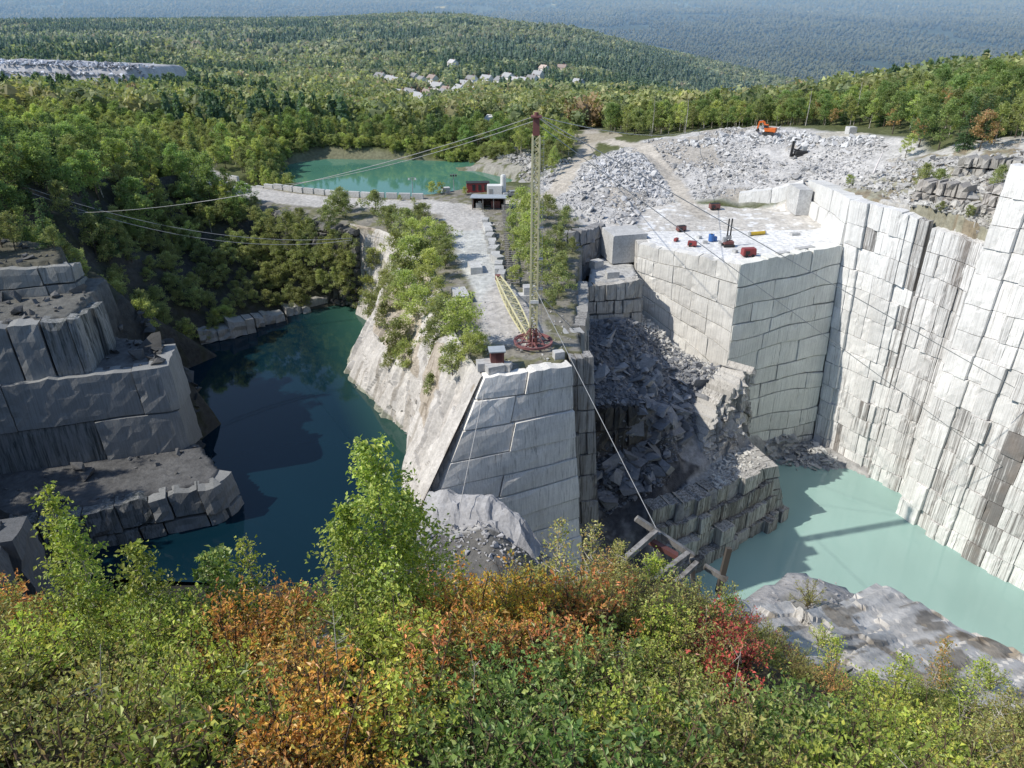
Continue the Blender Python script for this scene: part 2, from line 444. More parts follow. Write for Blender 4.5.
L_PTS = [  # inside the pit
 # left lake
 (-60, 100, -27), (-50, 120, -28), (-55, 140, -28), (-45, 160, -27), (-60, 152, -26), (-30, 105, -27), (-38, 95, -25), (-48, 108, -26), (-40, 172, -24), (-52, 160, -26),
 (-72, 153, -19.5), (-66, 161, -19.2), (-56, 175, -19), (-47, 180, -19), (-70, 140, -19.5), (-64, 128, -19.5), (-60, 116, -19), (-57, 110, -18.6),
 (-43, 182.5, -1.2), (-54, 189, -1), (-67, 198.5, -1), (-50, 183, -13), (-62, 190, -10), (-78, 205, .5), (-84, 180, -4), (-80, 160, -3), (-78, 170, -8),
 (-92, 188, 9), (-98, 165, 15), (-102, 145, 16), (-102, 120, 19), (-90, 150, 8), (-84, 140, -1), (-73, 126, 7), (-66, 121, 3.5), (-59, 118, -6), (-80, 128, 8), (-72, 142, -9), (-90, 168, 3), (-140, 112, 38), (-140, 60, 40), (-120, 20, 44), (-104, 100, 20), (-104, 60, 22), (-99, 80, 14),
 # promontory shore and slope
 (-39, 178, -20.6), (-32, 165, -20.6), (-35, 150, -20.6), (-34.6, 137.5, -21), (-25.4, 123.6, -21), (-17.8, 113.5, -21), (-17.8, 101, -21), (-20, 92, -21),
 (-8, 105, -.6), (-11.5, 116, -.9), (-13, 126, -.9), (-17, 140, -.9), (-20, 155, -.8), (-25, 167, -.8), (-33, 176, -.8),
 (-6.6, 105, 0), (-10, 116, -.2), (-11.5, 126, -.2), (-15, 140, -.2), (-18.5, 156, -.2), (-24, 168.4, -.2), (-32, 177.6, -.2),
 (-3, 94, -24), (-9, 92.6, -19.4), (-7, 94.0, -20.5), (-5.4, 95.4, -21.5), (3, 97.5, -30), (-16, 88.5, -20.5), (-8, 90.5, -19),
 # saddle and pit floor
 (-12, 87, -18.5), (-4, 88.5, -16.8), (2.6, 86, -20.5), (8, 82, -27), (-20, 80, -20), (-30, 84, -21), (0, 92, -22), (6, 92, -27), (-34, 90, -21.5), (-29, 95.5, -22), (-31, 91.5, -21.4), (-26, 92, -21.4),
 (5, 97, -30), (12, 98, -40), (14, 106, -40), (13.2, 112, -37), (13.2, 121, -31), (16, 116, -38), (20, 112, -42), (22, 104, -47), (27, 108, -50), (30, 100, -56),
 # rubble in the pit
 (17.4, 131, -18), (14.4, 131, -17), (14, 123.8, -19), (17, 125.2, -19.6), (22, 126.8, -20), (26, 128.4, -20.6), (14, 122.2, -30), (17, 123.4, -30), (22, 125, -30.5), (26, 126.8, -30), (15.2, 141, -15), (15.6, 151, -12.5), (24.7, 120, -36), (17, 118, -37), (30, 130, -24), (34, 150, -22.5), (25, 148, -15.5), (28.4, 161, -14), (20, 150.5, -13), (36, 140, -26), (33, 134, -29), (40, 139, -27), (45, 133.5, -35.5), (28, 119, -36), (35, 125, -36),
 (41, 148, -22.5), (47.4, 149.4, -24), (49.5, 143.5, -20.8), (46, 144.5, -21.2), (51.5, 148, -34), (37.5, 154.5, -21), (50.5, 142.2, -34), (52, 136.5, -36), (43, 138.5, -25.5),
 # pool floor
 (58, 133, -53), (52, 127, -56), (44, 118, -56), (36, 112, -56), (55, 115, -60), (72, 120, -60), (80, 138, -58), (70, 140, -58), (60, 140, -56), (57, 150, -52.5), (66, 155, -51.3), (72, 158, -49.3), (76, 152, -50.5), (70, 152, -51.6), (92, 108, -60), (40, 96, -60), (88, 90, -60), (60, 60, -40), (100, 70, -40), (78, 155, -49.5), (90, 138, -58), (93, 128, -58), (96, 118, -58),
 # cliff under the near slope
 (-90, 18, 20), (-30, 17, 18), (-8, 17, 20), (3, 19, 22), (8, 24.5, 14), (12, 27, 12), (21, 24.5, 10), (40, 20, 10), (70, 20, 10), (-60, 40, -6), (-20, 45, -14), (10, 48, -22), (30, 48, -32), (60, 40, -20), (-30, 62, -19), (0, 66, -20), (20, 70, -36), (50, 75, -54), (90, 60, -30), (-70, 70, -14), (-60, 82, -22)]

F_PTS = []
for xx in (-90, -40, -12, -4, 0.5):
    for yy, zz in ((-6, 47.5), (1, 46.2), (3, 44.7), (5, 42.9), (8, 40.9), (10, 39.5), (12, 37.2), (15, 33.5)): F_PTS.append((xx, yy, zz + (max(0, yy - 9) * .42 if xx == 0.5 else 0)))
for xx, lst in ((4.2, ((-6, 47), (1, 45.5), (3, 43.7), (5, 41.6), (8, 38.9), (12, 37.6), (15, 36.5), (17.5, 34.6), (20, 30.8), (24, 28))),
                (8.5, ((-6, 46), (1, 44), (5, 40.7), (8, 38.1), (12, 34.6), (16, 32.0), (20, 30.0), (23, 28.6))),
                (12.5, ((-6, 45), (1, 43), (5, 39.5), (10, 35.6), (16, 31.2), (20, 29.4), (25.5, 28.0))),
                (20, ((-6, 44), (1, 41), (5, 38), (10, 34.4), (16, 29.2), (21, 26.6), (25, 26))),
                (40, ((-6, 42), (1, 38), (10, 32), (20, 26))), (90, ((-6, 40), (1, 36), (20, 26)))):
    for yy, zz in lst: F_PTS.append((xx, yy, zz))
NEAR = FRIM + [(90, 16), (90, -8), (-95, -8), (-95, 14)]

# raised ledges that stand inside the pit: polygon, level
LEDGES = [
 ([(11.6, 150.5), (19, 153.4), (28.6, 157.5), (29.6, 168), (22, 175), (18, 171), (15, 150.5)], -5.6),
 ([(-43.8, 91), (-43, 95), (-50, 104), (-80, 98), (-97, 93), (-97, 78), (-58, 85.4)], -14.0),
 ([(-52.9, 102.4), (-56, 112), (-75, 117), (-97, 119), (-97, 89.5), (-76, 95.4)], 0.0),
 ([(-63.4, 101.0), (-66, 119), (-97, 126), (-97, 91.5), (-80, 96.0)], 8.3),
 ([(-69, 112.4), (-74, 122), (-98, 130), (-98, 104.5), (-91, 106.2)], 13.2),
 ([(-50.5, 62), (-47.5, 54), (-80, 44), (-80, 66)], 3.0),
 ([(31, 114.8), (44, 122.6), (52, 129.6), (54, 134), (51, 139), (44, 135), (36, 127), (30, 119)], -36.6),
]
WT = [(-4, 98.4), (-6.6, 105), (-10, 116), (-11.5, 126), (-15, 140), (-18.5, 156), (-24, 168.4), (-32, 177.6), (-40, 183)]
SH = [(-16, 90), (-17.8, 101), (-17.8, 113.5), (-25.4, 123.6), (-34.6, 137.5), (-35, 150), (-32, 165), (-39, 178), (-44, 184)]
SLOPE = WT + SH[::-1] + [(-15.2, 91.0)]
TU, TL_, TF = tin(U_PTS), tin(L_PTS), tin(F_PTS)

ROAD1 = [(-1, 118), (-2, 128), (-4, 140), (-7.5, 155), (-9.3, 168), (-11, 182), (-14, 196), (-30, 203.5), (-54, 205), (-70, 212), (-84, 222), (-104, 240)]
ROAD2 = [(0, 203), (9, 208), (14, 216), (20, 240), (27, 275), (31, 300), (33, 330)]
ROAD3 = [(48, 188), (46.5, 200), (46, 215), (43, 235), (42, 250), (36, 272), (32, 290)]

def zone(x, y):
    """0 north/upper, 1 pit, 2 near slope"""
    sp = sdist(PIT, x, y); sn = sdist(NEAR, x, y)
    zn = np.where(sn < 0, 2, np.where(sp < 1.1, 1, 0))
    return zn, sp, sn

def H(x, y, detail=True, full=False):
    x = np.atleast_1d(np.asarray(x, float)); y = np.atleast_1d(np.asarray(y, float))
    shp = x.shape; x = x.ravel(); y = y.ravel()
    z = np.empty(len(x)); zn = np.zeros(len(x), int); led = np.full(len(x), -1)
    sp = np.full(len(x), 999.0)
    near = (np.abs(x) < 170) & (y < 260)
    i = np.nonzero(near)[0]
    zn_, sp_, sn_ = zone(x[i], y[i]); zn[i] = zn_; sp[i] = sp_
    m = zn == 0; z[m] = tin_eval(TU, x[m], y[m])
    m = zn == 1; z[m] = tin_eval(TL_, x[m], y[m])
    m = zn == 2; z[m] = tin_eval(TF, x[m], y[m])
    ii = np.nonzero(zn == 1)[0]
    s_ = sdist(SLOPE, x[ii], y[ii]); ii = ii[s_ < -.35]
    dt, ds = pdist(WT, x[ii], y[ii]), pdist(SH, x[ii], y[ii]); tt = ds / (dt + ds + 1e-6)
    cv = np.clip((y[ii] - 98) / 14, 0, 1) * .5
    z[ii] = -22.4 + 21.2 * ((1 - cv) * tt + cv * (1 - (1 - tt) ** 2.6))
    for k, (pl, lv) in enumerate(LEDGES):
        ii = np.nonzero(zn == 1)[0]
        s_ = sdist(pl, x[ii], y[ii]); ii = ii[s_ < -.9]
        z[ii] = lv; led[ii] = k
    if detail:
        rd = np.minimum(np.minimum(pdist(ROAD1, x, y) - 4, pdist(ROAD2, x, y) - 3), pdist(ROAD3, x, y) - 2.6)
        flat = np.clip(rd / 4, 0, 1)
        bench = np.clip(sdist([B1, B2, (31, 178), (37, 203), (50, 194), (74, 190), (74, 162)], x, y) / 3, 0, 1) if len(x) < 2e6 else 1
        amp = np.select([zn == 2, zn == 1], [.35, .9], .55)
        rub = sdist([(12, 204), (37, 203), (74, 196), (88, 176), (100, 190), (92, 226), (84, 254), (60, 262), (40, 262), (16, 244)], x, y)
        amp = np.where((zn == 0) & (rub < 0), 1.0, amp)
        amp = np.where(led >= 0, .12, amp); amp = np.where((zn == 1) & (x < -3) & (x > -42) & (y > 90) & (y < 184), 1.25, amp)
        amp = np.where(y > 320, 0.0, amp)
        up_rough = (zn == 0) & (x > 78) & (y < 182) & (y > 130)
        amp = np.where(up_rough, 1.5, amp)
        lake = sdist([(-62, 222), (-36, 210), (-20, 217), (-2, 230), (-2, 248), (-14, 270), (-40, 280), (-70, 284), (-80, 270), (-74, 240)], x, y)
        amp = np.where(lake < 6, .3, amp)
        prom = (zn == 0) & (x > -20) & (x < 16) & (y < 200)
        amp = np.where(prom, .22, amp)
        rid = 1 - 2 * np.abs(vnoise(x * .22 + 3, y * .22, 5) * 2 - 1)
        n = .55 * fbm(x * .16, y * .16, 3, 4) + .45 * rid * .6 + .25 * fbm(x * .8, y * .8, 9, 2)
        z = z + n * amp * flat * bench * np.where(zn == 1, np.clip((sp + 1.1) * -1 / 2.5 + .35, .15, 1), 1)
    if full: return z.reshape(shp), zn, led, sp
    return z.reshape(shp)

def ray_ground(px, py, d0=100, d1=2600):
    """where the sight line of a photo point meets the ground (used once to survey far houses)"""
    D = np.geomspace(d0, d1, 500)
    u = (384 - py) / FPX; r = (px - 512) / FPX
    h = CC + u * CS; d = u * CC - CS
    X, Z = r / h * D, CAM_Z + d / h * D
    g = H(X, D, False)
    k = np.nonzero(Z <= g)[0]
    k = k[0] if len(k) else len(D) - 1
    return X[k], D[k], g[k]

# ------------------------------------------------------------------ ground sheet
def lerp3(a, b, f): return a[None, :] * (1 - f[:, None]) + b[None, :] * f[:, None]

def ground_colour(x, y, z, zn, led, sp):
    C = np.empty((len(x), 3)); C[:] = (.12, .135, .065)               # forest floor
    n = fbm(x * .07, y * .07, 21, 4); n2 = fbm(x * .5, y * .5, 31, 3)
    c = lambda *a: np.array(a)
    def put(mask, colr, w=1.0):
        w = np.clip(w, 0, 1) * mask
        C[:] = C * (1 - w[:, None]) + np.array(colr)[None, :] * w[:, None]
    # meadow and scrub
    put((zn == 0) & (n > .1), (.10, .115, .045), .8)
    up = (zn == 0)
    prom = sdist([A1, A2, (14, 107), (14, 130), (17, 172), (22, 178), (24, 200), (10, 215), (-6, 222), (-40, 212), (-70, 219), (-86, 226), (-82, 206), (-54, 189), (-30, 175), (-18, 150), (-11, 116)], x, y)
    put(up, (.27, .255, .22), -prom / 1.5 + .5)
    put(up & (prom < 0) & (n2 > .05), (.17, .17, .085), .8)
    benchp = sdist([B1, B2, (31, 178), (37, 205), (52, 197), (75, 194), (76, 160), (73, 160)], x, y)
    rub = sdist([(18, 180), (24, 178), (33, 180), (37, 203), (74, 196), (78, 176), (78, 150), (95, 130), (100, 150), (100, 182), (104, 200), (100, 232), (84, 254), (60, 262), (44, 262), (16, 244), (6, 222)], x, y)
    put(up, (.54, .53, .515), -rub / 3 + .6)
    put(up & (rub < 0) & (n > .22), (.38, .34, .28), .6)
    put(up, (.80, .80, .79), -benchp / 1.0 + .5)
    put(up & (benchp < 0) & (y > 176) & (n2 > -.3), (.5, .46, .40), .7)
    rr = (x > 76) & (y > 128) & (y < 186) & up & (z < 21)
    put(rr, (.50, .49, .465), 1.0)
    put(rr & (n + .5 * n2 > .16), (.24, .23, .14), .7)
    put(rr & (n2 > .25), (.24, .18, .12), .6)
    # roads
    for ln, w, cc in ((ROAD1, 3.8, (.56, .57, .55)), (ROAD1[5:], 5.6, (.54, .52, .49)), (ROAD2, 3.0, (.50, .46, .40)), (ROAD3, 2.3, (.52, .48, .42))):
        put(up, cc, (w - pdist(ln, x, y) + n2 * 1.2) / 1.2 + .5)
    put(up, (.20, .185, .12), 1.5 - pdist([(-86, 229), (-72, 220.5), (-60, 214.6), (-48, 210.2), (-38, 207.8), (-26, 207.2)], x, y) + .6 * n2)
    put(up, (.50, .48, .46), (sdist([(-5, 112), (4, 108), (6, 118), (3, 132), (-3, 142), (-6, 130)], x, y) * -1 + n2) / 2 + .3)
    put(up & (x > 86) & (x < 102) & (y > 222) & (y < 236), (.55, .52, .45), .9)
    put(up & (x > 22) & (x < 40) & (y > 282) & (y < 305), (.40, .36, .29), .9)
    # lake basin
    lake = sdist([(-62, 222), (-36, 210), (-20, 217), (-2, 230), (-2, 248), (-14, 270), (-40, 280), (-70, 284), (-80, 270), (-74, 240)], x, y)
    put(up, (.20, .20, .13), -lake / 2 + 1.2)
    put(up & (x > -16) & (x < 8) & (y > 226) & (y < 276) & (n2 > -.2), (.38, .36, .33), .8)
    # pit
    pit = zn == 1
    put(pit, (.40, .395, .385))
    dark = pit & (x < -40)  # left bank ground darkened to stand for its shade
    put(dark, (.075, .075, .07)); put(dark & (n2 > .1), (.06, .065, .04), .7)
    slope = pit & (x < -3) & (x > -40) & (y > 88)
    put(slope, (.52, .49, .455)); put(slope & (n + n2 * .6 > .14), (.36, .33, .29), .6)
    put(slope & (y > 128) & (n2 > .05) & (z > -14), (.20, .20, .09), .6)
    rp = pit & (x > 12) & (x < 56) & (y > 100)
    put(rp, (.33, .335, .345)); put(rp & (y < 150) & (x < 34), (.20, .205, .22)); put(rp & (y < 128) & (x < 40), (.09, .09, .095)); put(rp & (n2 > .15), (.22, .22, .22), .7)  # shadowed part of the pit painted darker in steps
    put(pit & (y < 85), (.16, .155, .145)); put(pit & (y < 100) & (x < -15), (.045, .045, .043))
    for k, cc in ((0, (.5, .5, .49)), (1, (.13, .13, .13)), (2, (.15, .15, .148)), (3, (.16, .16, .15)), (4, (.13, .125, .10)), (5, (.11, .11, .11)), (6, (.36, .355, .34))): put(led == k, cc)  # left ledge tops coloured dark for the shade over them
    # near slope
    nr = zn == 2
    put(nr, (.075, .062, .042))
    ledge = sdist([(4.5, 19), (6, 17), (9, 16.2), (13, 15.4), (20, 15), (34, 12), (40, 20), (21, 24), (12, 27), (6, 23)], x, y)
    put(nr, (.36, .345, .335), -ledge / .8 + .4)
    put(nr & (ledge < 0) & (n2 > .2), (.17, .16, .13), .6)
    return C

def grid_patch(x0, x1, y0, y1, step):
    xs = np.arange(x0, x1 + step / 2, step); ys = np.arange(y0, y1 + step / 2, step)
    X, Y = np.meshgrid(xs, ys); return X, Y
def grid_faces(ny, nx, off=0):
    i = np.arange(ny - 1)[:, None] * nx + np.arange(nx - 1)[None, :]
    i = i.ravel() + off
    return np.stack([i, i + 1, i + nx + 1, i + nx], 1)

VV, FF, CCs = [], [], []
off = 0
def add_patch(X, Y, skip=None, far=False):
    global off
    z, zn, led, sp = H(X, Y, True, True)
    x, y = X.ravel(), Y.ravel()
    jx = jy = 0
    C = ground_colour(x, y, z.ravel(), zn, led, sp)
    f = grid_faces(X.shape[0], X.shape[1])
    if skip is not None:
        cx = x[f].mean(1); cyy = y[f].mean(1)
        f = f[~skip(cx, cyy)]
    VV.append(np.stack([x + jx, y + jy, z.ravel()], 1)); CCs.append(C); FF.append(f + off); off += len(x)

X, Y = grid_patch(-44, 62, -6, 26, .4); add_patch(X, Y)
X, Y = grid_patch(-132, 152, 26, 322, .62); add_patch(X, Y)
# coarser sheet out to the hills, open where the fine patches lie
ang = np.linspace(R(-62), R(62), 420); rad = np.concatenate([np.linspace(0.5, 300, 60), np.geomspace(304, 3300, 190)])
Aa, Rr = np.meshgrid(ang, rad)
X, Y = np.sin(Aa) * Rr * 1.25, -8 + np.cos(Aa) * Rr
add_patch(X, Y, skip=lambda cx, cyy: (cx > -128) & (cx < 148) & (cyy < 318) & ((cyy > 30) | ((cx > -40) & (cx < 58))))
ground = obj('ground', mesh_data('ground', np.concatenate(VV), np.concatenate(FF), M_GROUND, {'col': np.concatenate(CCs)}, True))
tag(ground, kind='structure')

# ------------------------------------------------------------------ far hills, distance haze painted blue into their colour
ang = np.linspace(R(-50), R(50), 520); rad = np.geomspace(2500, 32000, 170)
Aa, Rr = np.meshgrid(ang, rad)
X, Y = np.sin(Aa) * Rr, np.cos(Aa) * Rr
az = np.degrees(Aa)
ang_ = 0
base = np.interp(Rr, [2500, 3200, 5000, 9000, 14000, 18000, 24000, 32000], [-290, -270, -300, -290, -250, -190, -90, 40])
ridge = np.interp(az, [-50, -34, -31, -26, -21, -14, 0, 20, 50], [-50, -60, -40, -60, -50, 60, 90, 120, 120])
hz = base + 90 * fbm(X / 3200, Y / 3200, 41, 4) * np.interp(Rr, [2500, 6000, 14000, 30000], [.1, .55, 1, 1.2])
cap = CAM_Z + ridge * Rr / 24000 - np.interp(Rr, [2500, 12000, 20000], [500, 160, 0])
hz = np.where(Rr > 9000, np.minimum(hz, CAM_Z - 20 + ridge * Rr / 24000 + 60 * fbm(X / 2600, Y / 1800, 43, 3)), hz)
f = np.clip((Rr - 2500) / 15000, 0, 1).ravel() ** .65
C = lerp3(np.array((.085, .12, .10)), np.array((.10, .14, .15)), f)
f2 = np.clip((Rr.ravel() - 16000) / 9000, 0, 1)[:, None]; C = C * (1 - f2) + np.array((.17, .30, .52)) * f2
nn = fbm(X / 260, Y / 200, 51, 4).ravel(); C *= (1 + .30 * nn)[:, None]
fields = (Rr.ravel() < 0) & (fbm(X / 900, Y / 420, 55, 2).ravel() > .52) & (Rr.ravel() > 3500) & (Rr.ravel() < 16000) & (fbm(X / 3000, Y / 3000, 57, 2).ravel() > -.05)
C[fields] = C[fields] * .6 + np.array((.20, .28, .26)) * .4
FIELDS = []
for fx, fy, fw in ((772, 14, 13), (800, 17, 9), (812, 12, 10), (830, 10, 16), (872, 17, 20), (850, 11, 12), (690, 9, 10), (560, 5, 12), (440, 8, 9), (285, 16, 6), (900, 6, 14)):
    px_ = 512 + FPX * X / (Y * CC - (hz - CAM_Z) * CS); py_ = 384 - FPX * (Y * CS + (hz - CAM_Z) * CC) / (Y * CC - (hz - CAM_Z) * CS)
    jj = np.argmin((px_ - fx) ** 2 + (py_ - fy) ** 2 * 9); cx_, cy_ = X.ravel()[jj], Y.ravel()[jj]
    m = (np.abs(X - cx_) < fw * cy_ / FPX * .5) & (np.abs(Y - cy_) < 420)
    FIELDS.append((cx_, cy_, fw * cy_ / FPX * .5))
    C[m.ravel()] = C[m.ravel()] * .1 + np.array((.52, .55, .33)) * .85
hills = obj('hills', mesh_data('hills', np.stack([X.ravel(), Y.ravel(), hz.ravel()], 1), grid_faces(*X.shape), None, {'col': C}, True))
t = NT('distant_hills'); a = t.attr('col')
n1 = t.noise(1.0, None, 6, .75, mapscale=(.010, .0006, .004)); n2 = t.noise(1.0, None, 4, mapscale=(.0016, .00022, .001))
v = t.math('MULTIPLY', t.ramp(n1, .33, .67, .62, 1.4), t.ramp(n2, .3, .7, .85, 1.15))
t.link(t.mix(1.0, a.outputs['Color'], t.grey(v), 'MULTIPLY'), t.b.inputs['Base Color'])
t.b.inputs['Roughness'].default_value = 1; t.b.inputs['Specular IOR Level'].default_value = 0
hills.data.materials.append(t.m); tag(hills, kind='structure')

# ------------------------------------------------------------------ thin blue haze lying over the far country
hv = MB(); hv.box((0, 17300, -80), (60000, 33800, 900))
mh = bpy.data.materials.new('haze'); mh.use_nodes = True; mh.node_tree.nodes.clear()
_o = mh.node_tree.nodes.new('ShaderNodeOutputMaterial'); _v = mh.node_tree.nodes.new('ShaderNodeVolumeScatter')
_v.inputs['Color'].default_value = (.30, .55, 1.0, 1); _v.inputs['Density'].default_value = 8.5e-5; _v.inputs['Anisotropy'].default_value = 0
mh.node_tree.links.new(_v.outputs[0], _o.inputs['Volume'])
tag(hv.build('haze', mh), kind='structure')
# ------------------------------------------------------------------ water
def sheet(name, poly, z, mat):
    me = bpy.data.meshes.new(name); me.from_pydata([(x, y, z) for x, y in poly], [], [tuple(range(len(poly)))]); me.materials.append(mat); me.update()
    return tag(obj(name, me), kind='structure')
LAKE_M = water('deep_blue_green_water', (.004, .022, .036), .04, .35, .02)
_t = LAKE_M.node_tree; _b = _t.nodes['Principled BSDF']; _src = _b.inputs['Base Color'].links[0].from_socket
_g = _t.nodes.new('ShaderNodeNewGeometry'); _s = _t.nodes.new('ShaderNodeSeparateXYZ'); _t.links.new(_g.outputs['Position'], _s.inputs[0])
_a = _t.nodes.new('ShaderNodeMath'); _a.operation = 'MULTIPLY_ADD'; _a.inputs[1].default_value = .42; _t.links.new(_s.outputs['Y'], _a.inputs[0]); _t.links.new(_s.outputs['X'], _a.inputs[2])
_m = _t.nodes.new('ShaderNodeMapRange'); _m.inputs[1].default_value = 19; _m.inputs[2].default_value = 33; _t.links.new(_a.outputs[0], _m.inputs[0])   # greener, lighter water colour toward the promontory
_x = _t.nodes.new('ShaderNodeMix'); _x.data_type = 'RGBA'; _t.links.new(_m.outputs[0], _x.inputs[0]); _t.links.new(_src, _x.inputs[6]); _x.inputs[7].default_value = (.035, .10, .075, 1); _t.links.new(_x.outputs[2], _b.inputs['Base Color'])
sheet('quarry_pool_water', [(22, 84), (60, 55), (120, 50), (125, 75), (99, 112), (92, 125), (93, 144), (80, 165), (56, 160), (44, 135), (26, 116)], -51.0,
      water('milky_turquoise_water', (.33, .50, .455), .06, .5, .015))
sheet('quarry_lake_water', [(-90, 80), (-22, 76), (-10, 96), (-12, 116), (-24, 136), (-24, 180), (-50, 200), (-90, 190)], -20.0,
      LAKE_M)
sheet('pond_water', [(-95, 200), (-36, 206), (4, 222), (10, 250), (-5, 285), (-95, 300)], -2.9,
      water('green_pond_water', (.085, .235, .17), .05, .4, .012))
# ------------------------------------------------------------------ quarried walls: lifts and blocks
def lerp_poly(P, u):
    P = np.asarray(P, float)
    s = np.concatenate([[0], np.cumsum(np.linalg.norm(np.diff(P[:, :2], axis=0), axis=1))]); s /= s[-1]
    return np.stack([np.interp(u, s, P[:, k]) for k in range(3)], -1)

def block_wall(name, label, top, bot, lift=4.2, colw=5.0, amp=.35, gap=.16, depth=2.4, seed=1, stain=.5, tint=(.6, .6, .59), mat=None,
               tvar=.10, pil=0.0, vjit=.35, ragged=0.0, miss=0.0, sub=1.3, cat='rock wall', kind=None, stain_fn=None, batter=0.0, group=None, name_id='granite_wall', keep=.5):
    rng = np.random.default_rng(seed)
    top = np.asarray(top, float); bot = np.asarray(bot, float)
    L = np.linalg.norm(np.diff(top[:, :2], axis=0), axis=1).sum()
    Hh = (top[:, 2] - bot[:, 2]).mean()
    nl = max(1, int(round(Hh / lift)))
    vb = np.linspace(0, 1, nl + 1); vb[1:-1] += rng.uniform(-.14, .14, nl - 1) / nl
    # persistent columns
    pc = [0.0]
    while pc[-1] < 1 - .6 * colw / L: pc.append(min(1, pc[-1] + colw / L * rng.uniform(.45, 1.6)))
    pc[-1] = 1.0
    pil_off = rng.uniform(-1, 1, len(pc)) * pil
    pil_stain = rng.uniform(0, 1, len(pc))
    ph = rng.uniform(0, 6.28, 3)
    wav = lambda u, k: vjit * (np.sin(u * L * .13 + ph[0] + k * .4) * .5 + np.sin(u * L * .37 + k * 1.3 + ph[1]) * .25)
    us = np.linspace(0, 1, 200); Pt = lerp_poly(top, us)
    V = []; F = []; CC_ = []; ST = []; off_ = 0
    for k in range(nl):
        row = [0.0]
        for c in pc[1:-1]:
            if rng.random() < keep: row.append(c + rng.uniform(-.03, .03) * colw / L)
        # extra random splits
        row = sorted(set(row + [1.0]))
        cells = []
        for a, b in zip(row[:-1], row[1:]):
            n_ = max(1, int(round((b - a) * L / colw * rng.uniform(.7, 1.5))))
            cuts = np.linspace(a, b, n_ + 1); cuts[1:-1] += rng.uniform(-.25, .25, n_ - 1) * (b - a) / n_
            cells += list(zip(cuts[:-1], cuts[1:]))
        for (u0, u1) in cells:
            if k == 0 and rng.random() < miss: continue
            w = (u1 - u0) * L; v0, v1 = vb[k], vb[k + 1]; h = (v1 - v0) * Hh
            if w < .15: continue
            nu = max(2, int(math.ceil(w / sub)) + 1); nv = max(2, int(math.ceil(h / sub)) + 1)
            uu = np.linspace(u0, u1, nu); vv = np.linspace(v0, v1, nv)
            U, Vv = np.meshgrid(uu, vv)
            # gaps
            gu = np.where(U == u0, gap * .35 * rng.uniform(.3, 1.6) / L, np.where(U == u1, -gap * .35 * rng.uniform(.3, 1.6) / L, 0))
            gv = np.where(Vv == v0, 0 if k == 0 else gap * rng.uniform(.2, .7) / Hh, np.where(Vv == v1, -gap * rng.uniform(.4, 1.3) / Hh, 0))
            wv = lambda vb_: (wav(U, 0 if False else vb_)) / Hh
            kk = np.where(Vv <= (v0 + v1) / 2, k, k + 1)
            shift = np.where((Vv == v0) & (k > 0), wav(U, k) / Hh, np.where((Vv == v1) & (k < nl - 1), wav(U, k + 1) / Hh, 0))
            uf = np.clip(U + gu, 0, 1); vf = Vv + gv + shift
            T_, B_ = lerp_poly(top, uf.ravel()), lerp_poly(bot, uf.ravel())
            vr = vf.ravel()[:, None]
            P = T_ * (1 - vr) + B_ * vr
            e = 1e-3
            Tg = (lerp_poly(top, np.clip(uf.ravel() + e, 0, 1)) - lerp_poly(top, np.clip(uf.ravel() - e, 0, 1))) * (1 - vr) + (lerp_poly(bot, np.clip(uf.ravel() + e, 0, 1)) - lerp_poly(bot, np.clip(uf.ravel() - e, 0, 1))) * vr
            Nn = np.stack([Tg[:, 1], -Tg[:, 0], np.zeros(len(Tg))], 1); Nn /= np.linalg.norm(Nn, axis=1)[:, None] + 1e-9
            pi = int(np.searchsorted(pc, (u0 + u1) / 2)) - 1; pi = max(0, min(pi, len(pc) - 1))
            d = amp * rng.random() ** 1.6 + pil_off[pi] + batter * k + .05 * rng.random()
            edge = ((U == u0) | (U == u1) | (Vv == v0) | (Vv == v1)).ravel()
            jit = rng.normal(0, .022, len(P)) - np.where(edge, np.abs(rng.normal(0, .08, len(P))), 0)
            if ragged: jit = jit + rng.normal(0, ragged, len(P))
            if k == 0: P[:, 2] += np.where((Vv == v0).ravel(), rng.normal(0, .10 + ragged * .6, len(P)) - .05, 0)
            front = P + Nn * (d + jit)[:, None]
            rim = np.concatenate([np.arange(nu), np.arange(1, nv) * nu + nu - 1, (nv - 1) * nu + np.arange(nu - 2, -1, -1), np.arange(nv - 2, 0, -1) * nu])
            back = P[rim] - Nn[rim] * depth
            nb = len(rim)
            V.append(front); V.append(back)
            F.append(grid_faces(nv, nu, off_)[:, ::-1])
            j = np.arange(nb); j2 = (j + 1) % nb
            F.append(np.stack([off_ + rim[j], off_ + rim[j2], off_ + nu * nv + j2, off_ + nu * nv + j], 1))
            tn = np.array(tint) * (1 + rng.uniform(-tvar, tvar))
            s0 = stain + .45 * (pil_stain[pi] - .5) + .14 * (rng.random() - .5)
            if pil > .3 and pil_stain[pi] > .80: s0 += .20
            if stain_fn is not None: s0 += stain_fn((u0 + u1) / 2, (v0 + v1) / 2)
            n_all = len(front) + nb
            CC_.append(np.tile(tn, (n_all, 1))); ST.append(np.full(n_all, s0)); off_ += n_all
    me = mesh_data(name_id, np.concatenate(V), np.concatenate(F), mat or M_CUT, {'col': np.concatenate(CC_), 'stain': np.concatenate(ST)})
    o = obj(name_id, me)
    return tag(o, label, cat, group, kind)

def p3(p, z): return (p[0], p[1], z)

